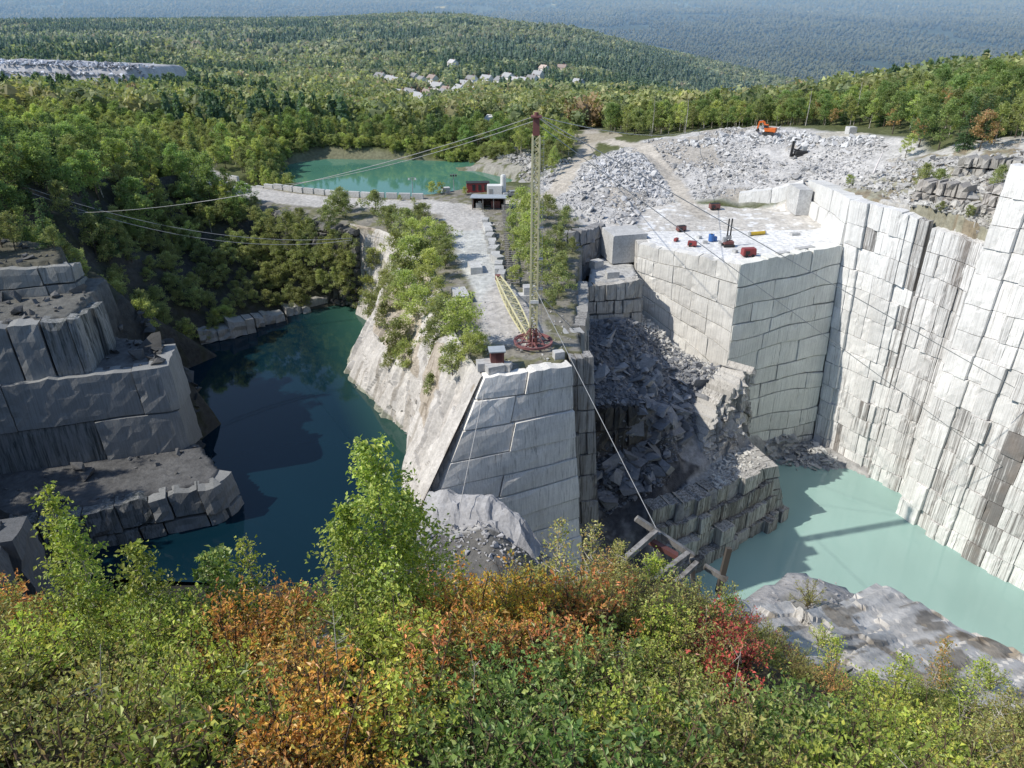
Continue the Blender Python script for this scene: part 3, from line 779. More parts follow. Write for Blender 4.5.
# promontory, front face in shade
block_wall('promontory', 'broad shaded grey stepped granite face below the red derrick base', [(-4.0, 98.4, .05), (2.2, 100.2, .02), (9.1, 102.7, .05)], [(-21, 85, -40), (-3.5, 93, -40), (12.3, 101.6, -40)],
           lift=4.0, colw=11, amp=.45, gap=.17, depth=2.0, seed=3, stain=.16, tint=(.92, .91, .88), vjit=.3, keep=.35, batter=.03)
block_wall('promontory side', 'narrow stained granite wall set back beside the shaded face under the derrick', [(9.0, 106.6, -.6), (12.9, 107.3, -.8)], [(11.6, 105.6, -42), (16.0, 106.6, -42)],
           lift=4.6, colw=2.2, amp=.6, gap=.2, seed=5, stain=.62, tint=(.46, .455, .45))
block_wall('promontory notch', 'grey granite block wall behind the derrick base beside the rubble pit', [(6.2, 117.2, -1.3), (12.6, 118.9, -1.6)], [(6.6, 116.6, -36), (14.0, 118.4, -36)],
           lift=5.2, colw=4.2, amp=.4, gap=.2, seed=6, stain=.4, tint=(.42, .43, .44))
block_wall('promontory flank', 'dark granite wall running along the trees on the right of the derrick yard', [(12.8, 121.5, -1.5), (13.9, 130, -2), (15.6, 149, -3)], [(13.4, 121, -34), (15, 130, -26), (16.4, 149, -16)],
           lift=4.2, colw=4, amp=.5, gap=.2, seed=7, stain=.6, tint=(.38, .38, .375))
# outcrop of dark blocks right of the trees
block_wall('outcrop', 'dark stacked granite outcrop between the trees and the white block', [(10.8, 168.8, 1.6), (14.6, 168.2, 2.0), (18.8, 172.4, 1.6), (22.4, 177.5, 1.2)], [(11.0, 168.2, -10), (15.2, 167.4, -10), (19.6, 171.6, -9), (23.2, 176.8, -6)],
           lift=3.4, colw=2.4, amp=.8, gap=.25, seed=8, stain=.5, tint=(.34, .345, .36), ragged=.12)
block_wall('lower bench', 'low stained granite bench wall below the big white block', [(11.8, 150.8, -5.4), (19, 153.3, -5.5), (28.9, 157.4, -5.5)], [(12, 150.4, -16), (19.2, 152.8, -15.5), (29.2, 156.8, -17)],
           lift=3.4, colw=3.0, amp=.7, gap=.25, seed=9, stain=.55, tint=(.54, .53, .51), ragged=.05)
# central bench
block_wall('bench sunny', 'sunlit white granite wall of the central bench, left of its sharp corner', [(28.6, 164.9, .08), p3(B1, .1)], [(29.2, 164.4, -29), (48.2, 149.8, -52)],
           lift=3.9, colw=4.4, amp=.28, gap=.13, seed=11, stain=.2, tint=(.84, .83, .80), vjit=.7)
block_wall('bench notch', 'short sunlit granite wall where the central bench steps back', [(30.6, 176.5, .1), (28.6, 171, .1), (28.6, 164.9, .08)], [(30.6, 176, -9), (28.8, 171, -9), (29, 164.6, -14)],
           lift=3.4, colw=3.0, amp=.4, gap=.18, seed=12, stain=.35, tint=(.6, .59, .57))
block_wall('bench shaded', 'tall shaded granite wall with wavy ledge lines facing the turquoise pool', [p3(B1, .1), (60.5, 156.2, .55), (73.4, 161.8, .8)], [(48.2, 149.8, -52), (61, 155.6, -52), (75.6, 161.2, -52)],
           lift=4.55, colw=7.5, amp=.32, gap=.2, seed=13, stain=.20, tint=(.86, .87, .83), vjit=1.0, keep=.3, tvar=.06,
           stain_fn=lambda u, v: 1.1 * max(0, u - .72) * 3 * max(0, v - .62) * 3)
# face behind the bench, fresh sawn
block_wall('bench back', 'freshly sawn white granite face at the back of the central bench', [(60, 199, 3.6), (69, 195.4, 5.6), (74.4, 193.6, 7.6)], [(60, 198.6, .4), (69, 195, .8), (74.6, 193.2, .8)],
           lift=4.5, colw=8, amp=.5, gap=.12, seed=14, stain=.05, tint=(.78, .78, .77), mat=M_CUT_WHITE, depth=4)
block_wall('bench end', 'white sawn granite face closing the right end of the central bench', [(75.6, 193.6, 8.2), (75.2, 178, 9.6), (73.6, 163.4, 10.6)], [(75.6, 193.4, .4), (75, 178, .4), (73.4, 163, .4)],
           lift=5, colw=9, amp=.8, gap=.14, seed=15, stain=.05, tint=(.78, .78, .77), mat=M_CUT_WHITE, depth=4)
# right wall, bright, streaked
def right_stain(u, v):
    s = 0
    for c, w in ((.185, .012), (.36, .014), (.50, .035), (.62, .02), (.80, .02), (.92, .03)):
        cc = c + (v - .5) * .05
        s += .75 * math.exp(-((u - cc) / w) ** 2)
    if v > .5: s += .75 * (v - .5)
    return s - .12
rt = [(73.6, 162.6, 10.8), (80.0, 152.4, 10.6), (83.2, 148.0, 9.6)]
rb = [(76.6, 161.6, -52), (81.4, 152.6, -52), (84.4, 148.2, -52)]
block_wall('right wall', 'towering bright white granite wall right of the shaded corner, streaked with dark stains', rt, rb,
           lift=4.8, colw=2.7, amp=.3, gap=.09, seed=21, stain=.36, tint=(.88, .88, .88), mat=M_CUT_WHITE, pil=.6, keep=.8, stain_fn=lambda u, v: right_stain(u * .5, v))
rt2 = [(84.0, 147.6, 8.6), (86.4, 144.2, 8.4), (89.4, 140.6, 7.8), (90.2, 136.0, 7.8)]
rb2 = [(84.0, 147.4, -52), (86.2, 144.0, -52), (88.6, 141.0, -52), (89.2, 136.0, -52)]
block_wall('right wall mid', 'heavily streaked granite wall between the two brightest white cliffs on the right', rt2, rb2,
           lift=5.0, colw=1.8, amp=.45, gap=.1, seed=22, stain=.54, tint=(.86, .855, .855), mat=M_CUT_WHITE, pil=.5, keep=.85)
rt3 = [(86.2, 132.6, 24), (88.6, 127.2, 24.5), (93.4, 118.0, 25.5), (99, 108.5, 27), (108, 92, 29), (128, 62, 33)]
rb3 = [(84.4, 133.4, -52), (87.0, 128.0, -52), (92.2, 118.0, -52), (97.8, 108.6, -52), (107, 92, -52), (127, 62, -52)]
block_wall('right wall tall', 'tallest white granite cliff rising out of the turquoise pool at the right edge', rt3, rb3,
           lift=5.4, colw=3.0, amp=.4, gap=.1, seed=23, stain=.34, tint=(.88, .875, .87), mat=M_CUT_WHITE, pil=.65, keep=.75,
           stain_fn=lambda u, v: (.40 if .60 < v < .84 else -.02) + .45 * math.exp(-((u - .22) / .012) ** 2) + .4 * math.exp(-((u - .10) / .010) ** 2) + (.25 if v > .84 else 0))
block_wall('right wall return', 'end face of the tallest white granite cliff', [(97, 136.5, 23.8), (86.4, 132.8, 24)], [(97, 136.5, -52), (84.8, 133.6, -52)], lift=6, colw=5, seed=24, stain=.3, tint=(.75, .75, .74), mat=M_CUT_WHITE)
for k, (a, b, zt, zb, sd_, tn) in enumerate((((84.5, 158, 16.0), (90.5, 149.5, 16.5), 0, -6.5, 31, (.45, .43, .41)), ((92.5, 147.5, 17.5), (98, 139, 18), 0, -6.0, 32, (.55, .53, .52)), ((96, 165.5, 19), (107, 151, 21), 0, -4.5, 33, (.42, .41, .39)), ((86.6, 152.5, 13.4), (92.2, 145, 13.6), 0, -4.2, 34, (.62, .61, .59)), ((88.4, 147.0, 11.4), (91.6, 142.4, 11.2), 0, -3.4, 35, (.66, .65, .63)))):
    block_wall('upper ledge', ['broken rock ledge above the bright right wall, nearest the green bush', 'streaked rock ledge just left of the tallest white cliff', 'rough grey rock ledge below the tree line on the right', 'pale ribbed rock ledge in the scrub just above the streaked wall', 'lowest pale rock ledge at the brink of the streaked wall'][k],
               [a, b], [(a[0], a[1], a[2] + zb), (b[0], b[1], b[2] + zb)], lift=2.2, colw=1.6, amp=1.2, gap=.3, seed=sd_, stain=.5, tint=tn, ragged=.22, depth=3.5, mat=M_CUT)

# stained terraces standing in the pool at the foot of the rubble
Ft = np.array([(27.0, 111.4), (36, 115.2), (46, 121.6), (55.4, 128.4), (59.6, 131.8)])
nrm = np.array([.5, -.86])
for k in range(4):
    z0 = -52 + 3.9 * k; q = Ft - nrm * (1.1 * k)
    q = q.copy(); q[-1] = q[-1] + (np.array([-.78, -.56]) * (1.7 * k if k < 3 else 7.0)); q[-2] = q[-2] + np.array([-.6, -.45]) * (.6 * k)
    if k == 3: q[0] += np.array([1.2, .6])
    block_wall('terrace', ['lowest granite terrace at the waterline below the rubble pit, stained black', 'second dark stained granite terrace above the waterline', 'third terrace of the stained block pile beside the pool, under the topmost', 'topmost granite terrace with pale rubble lying on it'][k],
               [(a[0], a[1], z0 + 3.95) for a in q], [(a[0], a[1], z0) for a in q], lift=3.9, colw=4.0, amp=1.5, gap=.28, depth=3.6, seed=140 + k, stain=.90, tint=(.54, .535, .52), pil=.29, ragged=.07, sub=1.0, group=None)
block_wall('terrace end', 'right end of the stained granite terraces facing the pool', [(54.6, 129.8, -36.4), (53.2, 134.5, -36.4), (51.0, 139.6, -36)], [(59.8, 132, -52), (58.2, 137, -52), (55, 143, -52)], lift=3.3, colw=2.6, amp=.7, gap=.26, depth=3, seed=47, stain=.6, tint=(.52, .515, .5))
block_wall('wedge', 'tilted slab face of the rubble ridge in front of the shaded wall', [(40.2, 134.4, -28), (44.6, 138.6, -23.4), (48.4, 141.8, -20.9), (51.2, 145.4, -21.2)], [(38.6, 130.6, -37), (44.6, 134.0, -37), (50.0, 138.6, -37), (54.2, 144.6, -48)],
           lift=2.6, colw=2.2, amp=1.6, gap=.3, depth=4.5, sub=.8, seed=48, stain=.55, tint=(.56, .55, .53), ragged=.4, vjit=.9)
block_wall('pit hole', 'undercut granite face tinted black for the shadow of the rubble pit', [(13.4, 123.0, -19.2), (17, 124.2, -19.8), (22, 125.8, -20.2), (26.4, 127.6, -20.8)], [(13.4, 122.4, -33), (17, 123.6, -34), (22, 125.2, -34), (26.6, 127, -33)], lift=4.5, colw=3, amp=.6, gap=.3, seed=49, stain=.9, tint=(.10, .10, .10), depth=3, ragged=.3)  # near-black tint paints the shade of the recess

# left cliffs, all in shade
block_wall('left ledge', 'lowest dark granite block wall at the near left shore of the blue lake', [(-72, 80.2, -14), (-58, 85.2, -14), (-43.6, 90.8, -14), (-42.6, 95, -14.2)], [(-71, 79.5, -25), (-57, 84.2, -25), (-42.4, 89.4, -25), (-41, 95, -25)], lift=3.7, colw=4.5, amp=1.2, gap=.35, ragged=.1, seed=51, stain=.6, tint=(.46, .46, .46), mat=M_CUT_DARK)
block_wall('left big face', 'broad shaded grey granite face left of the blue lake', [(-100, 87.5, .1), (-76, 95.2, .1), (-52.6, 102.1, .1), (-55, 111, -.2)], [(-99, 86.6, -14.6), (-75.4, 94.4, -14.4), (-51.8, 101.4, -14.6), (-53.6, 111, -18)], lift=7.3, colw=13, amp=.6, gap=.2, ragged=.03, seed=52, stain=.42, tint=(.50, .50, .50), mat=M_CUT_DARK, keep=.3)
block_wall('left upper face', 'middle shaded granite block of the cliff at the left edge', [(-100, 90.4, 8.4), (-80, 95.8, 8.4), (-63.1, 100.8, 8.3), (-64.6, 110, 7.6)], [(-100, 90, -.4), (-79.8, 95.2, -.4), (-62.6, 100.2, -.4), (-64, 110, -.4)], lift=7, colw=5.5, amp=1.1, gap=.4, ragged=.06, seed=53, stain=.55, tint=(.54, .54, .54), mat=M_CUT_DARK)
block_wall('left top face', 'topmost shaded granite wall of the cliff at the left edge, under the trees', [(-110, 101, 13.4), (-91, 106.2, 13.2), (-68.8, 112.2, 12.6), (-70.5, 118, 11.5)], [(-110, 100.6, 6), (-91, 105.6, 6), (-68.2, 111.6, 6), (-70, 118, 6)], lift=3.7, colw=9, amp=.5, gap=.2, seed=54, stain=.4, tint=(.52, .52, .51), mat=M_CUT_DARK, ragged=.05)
block_wall('left near rock', 'dark near rock face at the far left edge above the bushes', [(-70, 46.8, 3), (-48, 53.4, 3.2), (-50.3, 62, 3)], [(-70, 46, -16), (-46.4, 52.6, -16), (-49, 62, -16)], lift=6, colw=6, amp=.8, gap=.3, seed=55, stain=.5, tint=(.25, .25, .26), mat=M_CUT_DARK, ragged=.15)  # tint lowered so this rock looks shaded
block_wall('dam cliff', 'dark rock cliff under the road beside the pond', [(-68, 198.6, -.3), (-54.5, 189.2, -.6), (-44, 183, -.8), (-38, 180, -1)], [(-66, 192, -17), (-53, 182.5, -19), (-43, 178.5, -20), (-37, 175.5, -19)], lift=1.9, colw=1.9, amp=1.7, gap=.3, depth=4, seed=56, stain=.5, sub=.8, vjit=.9, tint=(.20, .20, .195), ragged=.3, mat=M_CUT)
for k, (x, y, w, h, z) in enumerate(((-67, 157, 7, 3, -20), (-58, 166.5, 6, 2.4, -20), (-62.5, 160, 5, 4.0, -20), (-53, 173, 5, 2.0, -20), (-49.6, 177.6, 5, 2.4, -20))):
    block_wall('shore rock', 'pale flat shore rock along the dark back edge of the blue lake', [(x - w / 2, y - w / 3, z + h), (x + w / 2, y + w / 3, z + h * .8)], [(x - w / 2 + .4, y - w / 3 - .5, z - 3), (x + w / 2 + .4, y + w / 3 - .5, z - 3)], lift=h * .7 + 1, colw=3, amp=.8, seed=60 + k, stain=.3, tint=(.42, .42, .41), ragged=.2, depth=3.5, group='shore rocks at the back of the blue lake', name_id='shore_rock', cat='rock')

# ------------------------------------------------------------------ loose rock
def rock_proto(rng, flat=.75):
    import bmesh
    bm = bmesh.new()
    for _ in range(rng.integers(9, 14)):
        p = rng.uniform(-1, 1, 3); p /= max(abs(p)) ** .65
        bm.verts.new((p[0], p[1] * rng.uniform(.7, 1), p[2] * flat))
    bmesh.ops.convex_hull(bm, input=bm.verts)
    loose = [v for v in bm.verts if not v.link_faces]
    bmesh.ops.delete(bm, geom=loose, context='VERTS')
    bmesh.ops.triangulate(bm, faces=bm.faces)
    bm.verts.ensure_lookup_table(); bm.verts.index_update()
    V = np.array([v.co for v in bm.verts]); F = np.array([[v.index for v in f.verts] for f in bm.faces])
    bm.free(); return V * .5, F
_r = np.random.default_rng(5)
ROCKS = [rock_proto(_r, _r.uniform(.5, .95)) for _ in range(16)]
def slab_proto(rng):
    """a squared quarry block with chipped corners"""
    import bmesh
    bm = bmesh.new(); e = .14
    for sx in (-1, 1):
        for sy in (-1, 1):
            for sz in (-1, 1):
                a = rng.uniform(.02, e, 3)
                bm.verts.new((sx * (1 - a[0]), sy, sz)); bm.verts.new((sx, sy * (1 - a[1]), sz)); bm.verts.new((sx, sy, sz * (1 - a[2])))
    bmesh.ops.convex_hull(bm, input=bm.verts)
    bmesh.ops.triangulate(bm, faces=bm.faces); bm.verts.index_update()
    V = np.array([v.co for v in bm.verts]); F = np.array([[v.index for v in f.verts] for f in bm.faces])
    bm.free(); return V * .5, F
SLABS = [slab_proto(_r) for _ in range(8)]

def rotm(rng, tilt=.5):
    a = rng.uniform(0, 6.283); M = Matrix.Rotation(a, 3, 'Z') @ Matrix.Rotation(rng.normal(0, tilt), 3, 'X') @ Matrix.Rotation(rng.normal(0, tilt), 3, 'Y')
    return np.array(M)

def merged(name, protos, pts, sizes, rng, colour, var=.2, tilt=.5, asp=(1, .8, .6), mat=None):
    V = []; F = []; C = []; o_ = 0
    for p, s in zip(pts, sizes):
        v, f = protos[rng.integers(len(protos))]
        a = np.array(asp) * rng.uniform(.7, 1.3, 3)
        w = (v * a * s) @ rotm(rng, tilt).T + p
        V.append(w); F.append(f + o_); o_ += len(w)
        C.append(np.tile(np.array(colour) * (1 + rng.uniform(-var, var)), (len(w), 1)))
    return mesh_data(name, np.concatenate(V), np.concatenate(F), mat or M_RUBBLE, {'col': np.concatenate(C)})

def in_poly(poly, n, rng):
    P = np.array(poly); lo, hi = P.min(0), P.max(0); out = []
    tot = 0
    while tot < n:
        q = rng.uniform(lo, hi, (n, 2)); q = q[sdist(poly, q[:, 0], q[:, 1]) < 0]; out.append(q); tot += len(q)
    return np.concatenate(out)[:n]

def rubble(label, poly, n, smin, smax, seed, colour, avoid=None, power=2.2, sink=.15, asp=(1, .8, .65), protos=None, name='rubble', var=.2, zmin=None, clump=0.0):
    rng = np.random.default_rng(seed)
    q = in_poly(poly, n, rng)
    if clump: q = q[fbm(q[:, 0] * .12, q[:, 1] * .12, seed + 5, 3) > clump - .5 * rng.random(len(q))]
    if avoid is not None: q = q[~avoid(q[:, 0], q[:, 1])]
    z = H(q[:, 0], q[:, 1])
    if zmin is not None: k = z > zmin; q, z = q[k], z[k]
    s = smin * (1 - rng.random(len(q)) * (1 - (smin / smax) ** power)) ** (-1 / power)
    pts = np.stack([q[:, 0], q[:, 1], z + s * (.3 - sink)], 1)
    o = obj(name, merged(name, protos or ROCKS, pts, s, rng, colour, var, asp=asp))
    return tag(o, label, 'rubble', None, 'stuff')

onroad = lambda x, y: (pdist(ROAD2, x, y) < 3.2) | (pdist(ROAD3, x, y) < 2.6) | (pdist(ROAD1, x, y) < 3.8)
rubble('pale broken granite covering the waste slope behind the central bench', [(17, 186), (30, 181), (35, 196), (46, 202), (60, 200), (74, 198), (84, 180), (96, 186), (100, 215), (88, 224), (84, 252), (66, 258), (44, 258), (30, 255), (16, 262), (6, 226)], 17000, .34, 2.6, 71, (.52, .515, .51), avoid=onroad, var=.34, power=2.3, clump=.12)
rubble('large pale granite pieces tipped along the upper edge of the waste slope', [(52, 246), (66, 244), (84, 240), (90, 226), (100, 214), (96, 206), (84, 222), (72, 236), (56, 238)], 420, 1.1, 3.0, 72, (.62, .62, .62), avoid=onroad, power=1.8)
rubble('pale granite pieces in two heaps beside the dirt tracks', [(20, 214), (30, 208), (44, 204), (45, 222), (40, 240), (34, 250), (30, 235), (24, 226)], 1700, .6, 2.2, 73, (.60, .60, .605), avoid=onroad, power=2)
rubble('grey rubble lying in the shadowed pit below the derrick', [(14.5, 126), (15, 150), (22, 151.5), (28.5, 158), (36, 154), (46, 147), (44, 140), (36, 132), (30, 121), (18, 116), (14, 118)], 5200, .4, 2.2, 74, (.23, .24, .26), power=2.4, zmin=-44)  # stone colour lowered to deepen the pit's shade
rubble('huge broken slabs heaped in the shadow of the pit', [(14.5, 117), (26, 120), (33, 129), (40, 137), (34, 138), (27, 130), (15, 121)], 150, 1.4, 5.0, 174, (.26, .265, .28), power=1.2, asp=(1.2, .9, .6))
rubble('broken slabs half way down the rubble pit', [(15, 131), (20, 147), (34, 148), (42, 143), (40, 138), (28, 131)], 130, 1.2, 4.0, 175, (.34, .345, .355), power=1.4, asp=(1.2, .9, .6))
rubble('pale rubble caught on the ledge at the foot of the sunny wall', [(26, 158), (30, 163.5), (46, 150.6), (49, 147), (44, 143), (38, 148)], 1500, .35, 1.6, 75, (.58, .57, .54), power=2.4)
rubble('small pale rubble on top of the stained terraces', [(40, 121), (52, 130), (53, 135), (50, 138.5), (40, 132)], 420, .4, 1.5, 76, (.62, .61, .57), power=2)
rubble('flat slabs of rubble in the corner at the head of the pool', [(61, 153), (66, 150), (74, 149.6), (79, 151), (76, 160), (68, 158.5), (62, 156)], 560, .7, 2.8, 77, (.50, .50, .49), asp=(1.3, .9, .35), power=1.8)
rubble('broken rock on the saddle between the blue lake and the pit', [(-15, 86), (-9, 91), (4, 90), (12, 84), (10, 76), (-6, 80), (-22, 76)], 700, .35, 1.5, 78, (.40, .40, .41), power=2.2)
rubble('dark shore rubble at the near end of the blue lake', [(-36, 80), (-20, 84), (-17, 94), (-24, 97), (-34, 92)], 130, .5, 2.4, 79, (.085, .085, .083), power=1.8)
rubble('broken stones on the pale slope of the promontory', [(-33, 136), (-16, 104), (-8, 104), (-13, 126), (-20, 155), (-30, 172), (-33, 160)], 420, .35, 1.5, 80, (.48, .46, .43), power=2.2)
rubble('loose stones on the rough ground above the right wall', [(78, 180), (82, 156), (92, 148), (98, 132), (112, 136), (112, 168), (92, 184)], 2600, .5, 2.8, 81, (.52, .51, .49), power=2.1)
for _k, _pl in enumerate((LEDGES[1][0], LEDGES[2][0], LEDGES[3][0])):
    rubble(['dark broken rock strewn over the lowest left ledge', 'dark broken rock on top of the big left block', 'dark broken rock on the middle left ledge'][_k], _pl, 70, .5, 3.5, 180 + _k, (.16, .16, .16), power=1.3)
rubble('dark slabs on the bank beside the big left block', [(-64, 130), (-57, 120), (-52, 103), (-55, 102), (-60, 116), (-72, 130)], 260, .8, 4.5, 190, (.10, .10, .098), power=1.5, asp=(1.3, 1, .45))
rubble('pale rocks in the scrub right above the streaked wall', [(81.5, 154), (86, 149), (91.5, 142), (94, 144), (91, 151), (85, 157)], 650, .4, 2.2, 191, (.50, .49, .46), power=2)
rubble('stones on the near rock shelf at the right', [(4.5, 19), (6, 17), (9, 16.2), (13, 15.4), (20, 15), (34, 12), (36, 18), (21, 22.5), (12, 25.5), (6, 21.5)], 500, .08, .45, 82, (.42, .41, .40), power=2.2, asp=(1.3, .9, .5))
rubble('stones along the derrick yard and the gravel road', [(-6, 101), (8, 104.5), (11, 120), (6, 140), (2, 175), (-2, 200), (-8, 196), (-6, 170), (-2, 145), (-9, 112)], 420, .25, 1.1, 83, (.50, .49, .47), avoid=lambda x, y: pdist(ROAD1, x, y) < 2.6)
rubble('pale rocks on the right shore of the pond', [(-14, 274), (-4, 262), (3, 246), (2, 232), (10, 236), (8, 262), (-4, 284)], 500, .7, 3.2, 84, (.45, .44, .42), power=1.8)

# near shelf of rock at the right: a thin bedded slab top built over the ground
NX_ = 240
xs = np.linspace(0, 1, NX_); ys = np.linspace(0, 1, 60)
Ue, Ve = np.meshgrid(xs, ys)
edge_far = lerp_poly([at(700, 606, D=18.2), at(722, 598, D=19.4), at(746, 602, D=20.4), at(768, 601, D=20.8), at(790, 604, D=20.9), at(803, 615, D=19.6), at(815, 612, D=20.4), at(842, 598, D=22.4), at(876, 584, D=24.6), at(894, 592, D=24.2), at(950, 628, D=22.6), at(1024, 671, D=20.8), at(1130, 735, D=18.4), at(1300, 840, D=15.5)], Ue.ravel())
edge_near = lerp_poly([(5.2, 16.4, 33.0), (6.6, 16.2, 32.6), (8.0, 16.0, 32.0), (10, 15.8, 31.6), (13, 15.2, 31.2), (16, 14.6, 30.7), (20, 13.6, 30.6), (26, 12.2, 31), (34, 10, 32)], Ue.ravel())
Pm = edge_near * (1 - Ve.ravel()[:, None]) + edge_far * Ve.ravel()[:, None]
zl = Pm[:, 2].copy() + .25 * (1 - Ve.ravel())
st_ = Pm[:, 0] * .32 + Pm[:, 1] * .95
sa = -Pm[:, 0] * .55 + Pm[:, 1] * .83; sb = Pm[:, 0] * .83 + Pm[:, 1] * .55
lay = sa * 1.5 + .8 * fbm(sb * .25, sa * .4, 93, 3); fr = lay - np.floor(lay)
bed = .16 * (vnoise(np.floor(lay), np.floor(sb * .5 + 3 * vnoise(np.floor(lay), lay * 0, 4)), 95) - .5) * 2 + .10 * fr + .10 * fbm(sb * .5, sa * 1.8, 97, 4) + .20 * fbm(Pm[:, 0] * .3, Pm[:, 1] * .3, 98, 2)
fade = np.clip(np.minimum(np.minimum(Ve, .9) * 6, np.minimum(Ue, 1 - Ue) * 20 + .3), 0, 1).ravel()
zl = zl + (-.05 + bed * 1.0) * fade - .30 * (1 - fade)
n0 = len(Pm); NY_ = 60
skirt = Pm[(NY_ - 1) * NX_:].copy(); skz = zl[(NY_ - 1) * NX_:]
V = [np.concatenate([Pm[:, :2], zl[:, None]], 1)]; F = [grid_faces(NY_, NX_)]; o_ = n0; prev = np.arange((NY_ - 1) * NX_, NY_ * NX_)
for k in range(1, 11):
    rr_ = fbm(np.arange(NX_) * .12, np.full(NX_, k * .7), 97, 3)
    ring_ = np.concatenate([skirt[:, :2] + np.stack([rr_ * .4, .25 * rr_ + .08 * k], 1), (skz - k * .9 + rr_ * .4)[:, None]], 1)
    V.append(ring_); cur = np.arange(o_, o_ + NX_); F.append(np.stack([prev[:-1], prev[1:], cur[1:], cur[:-1]], 1)); prev = cur; o_ += NX_
V = np.concatenate(V); s1 = -V[:, 0] * .55 + V[:, 1] * .83; s2 = V[:, 0] * .83 + V[:, 1] * .55
cl = np.tile(np.array((.53, .51, .48)), (len(V), 1)) * (1 + .30 * fbm(s2 * .5, s1 * 3.2, 99, 4))[:, None]
cl[fbm(s2 * .4, s1 * 2.4, 101, 3) > .30] *= np.array((.55, .52, .48)); kk = fbm(V[:, 0] * .35, V[:, 1] * .35, 105, 3) > .22; cl[kk] *= np.array((.66, .60, .52))
tag(obj('rock_shelf', mesh_data('rock_shelf', V, np.concatenate(F), M_RUBBLE, {'col': cl}, False)), 'pale bedded rock shelf jutting out over the turquoise pool at lower right', 'rock shelf')
# pale boulder ridge under the promontory
ridge_pts = [(-12.6, 91.6, -14.8), (-8, 90, -16.0), (-3.5, 89, -15.8), (.5, 87, -17.6), (4, 84.5, -20.5)]
V = []; F = []; o_ = 0
for i, u in enumerate(np.linspace(0, 1, 30)):
    p = lerp_poly(ridge_pts, np.array([u]))[0]
    for j, a in enumerate(np.linspace(-1, 1, 14)):
        rr_ = fbm(np.array([i * .4]), np.array([j * .5]), 103, 3)[0]
        V.append((p[0] + a * 1.2 + rr_ * .6, p[1] + a * 3.6, p[2] + 1.0 - 3.8 * abs(a) ** 1.5 + rr_ * .8 - 2.2 * max(0, abs(2 * u - 1) - .7) * 3))
tag(obj('boulder_ridge', mesh_data('boulder_ridge', np.array(V), grid_faces(30, 14)[:, ::-1], M_RUBBLE, {'col': np.tile(np.array((.44, .44, .45)), (len(V), 1))})), 'pale rounded rock ridge in front of the shaded promontory face', 'rock ridge')

# natural rock slope of the promontory, lofted from the yard edge to the lake
nu_, nt_ = 260, 120
UU, TT = np.meshgrid(np.linspace(0, 1, nu_), np.linspace(-.06, 1.02, nt_))
w3 = lerp_poly([(-4.6, 98.9, 0)] + [(a, b, 0) for a, b in WT[1:]], UU.ravel()); s3 = lerp_poly([(-15.4, 89.6, 0)] + [(a, b, 0) for a, b in SH], UU.ravel())
tv = TT.ravel(); tc = np.clip(tv, 0, 1)
Pm = s3 * (1 - tv[:, None]) + w3 * tv[:, None]
cv = np.clip((Pm[:, 1] - 98) / 14, 0, 1) * .5
zz_ = -21.3 + 21.2 * ((1 - cv) * tc + cv * (1 - (1 - tc) ** 2.6)) + np.minimum(tv, 0) * 30
ul = UU.ravel() * 105
r1 = 1 - 2 * np.abs(vnoise(ul * .16, tv * 1.6, 211) * 2 - 1); r2 = fbm(ul * .35, tv * 4, 213, 5, .6); r3 = vnoise(np.floor(ul * .22 + fbm(ul * .1, tv * 3, 5, 2)), np.floor(tv * 5 + fbm(ul * .2, tv * 2, 6, 2)), 215)
edge_ = np.clip(np.minimum(np.minimum(UU.ravel() * 14, (1 - UU.ravel()) * 10), (1.02 - tv) * 5), 0, 1)
dd = (r1 * .8 + r2 * 1.3 + (r3 - .5) * 1.5) * edge_
nx_ = np.stack([-.75 * np.ones(len(Pm)), -.1 * np.ones(len(Pm)), .6 * np.ones(len(Pm))], 1)
Vp = np.stack([Pm[:, 0], Pm[:, 1], zz_], 1) + nx_ * (dd * .8)[:, None]
streak = fbm(ul * .9, tv * 1.3, 217, 4); c_ = np.tile(np.array((.60, .575, .54)), (len(Vp), 1)) * (1 + .22 * streak + .16 * (r3 - .5))[:, None]
c_[(streak > .42)] *= np.array((.62, .60, .57)); k_ = (fbm(ul * .12, tv * 2, 219, 3) > .18) & (tv > .35); c_[k_] *= np.array((.80, .74, .66))
c_[(tv < .05)] *= np.array((.55, .58, .50))
tag(obj('rock_slope', mesh_data('rock_slope', Vp, grid_faces(nt_, nu_)[:, ::-1], M_RUBBLE, {'col': c_}, False)), 'pale natural rock slope falling from the gravel yard into the blue lake', 'rock slope')

# countable squared blocks
def block_mesh(seed, col_):
    v, f = SLABS[seed % len(SLABS)]
    return mesh_data('granite_block', v, f, M_RUBBLE, {'col': np.tile(np.array(col_), (len(v), 1))})
BLK = [block_mesh(i, (.52 + .03 * (i % 3), .52 + .03 * (i % 3), .51 + .03 * (i % 3))) for i in range(6)]
def block(x, y, size, rz, label, group=None, k=0, z=None, name='granite_block', lift_=0.0):
    o = obj(name, BLK[k % 6]); zz = H(x, y)[0] if z is None else z
    o.scale = size; o.rotation_euler = (0, 0, rz); o.location = (x, y, zz + size[2] / 2 - .08 + lift_)
    return tag(o, label, 'granite block', group)
rng = np.random.default_rng(12)
for k in range(13):                                   # row of blocks along the right side of the road
    f = k / 12.0; x = -6.4 + f * 4.2 + rng.uniform(-.2, .2); y = 183 - f * 41 + rng.uniform(-.4, .4)
    block(x, y, (1.5 + rng.uniform(-.3, .5), 2.6 + rng.uniform(-.5, .5), 1.3 + rng.uniform(-.3, .4)), rng.normal(0.1, .2), 'pale granite block in the row along the right side of the gravel road', 'granite blocks lining the gravel road', k)
block(26.2, 171.8, (8.2, 7.6, 6.6), R(14), 'huge squared white granite block standing left of the central bench', k=1, z=-5.2)
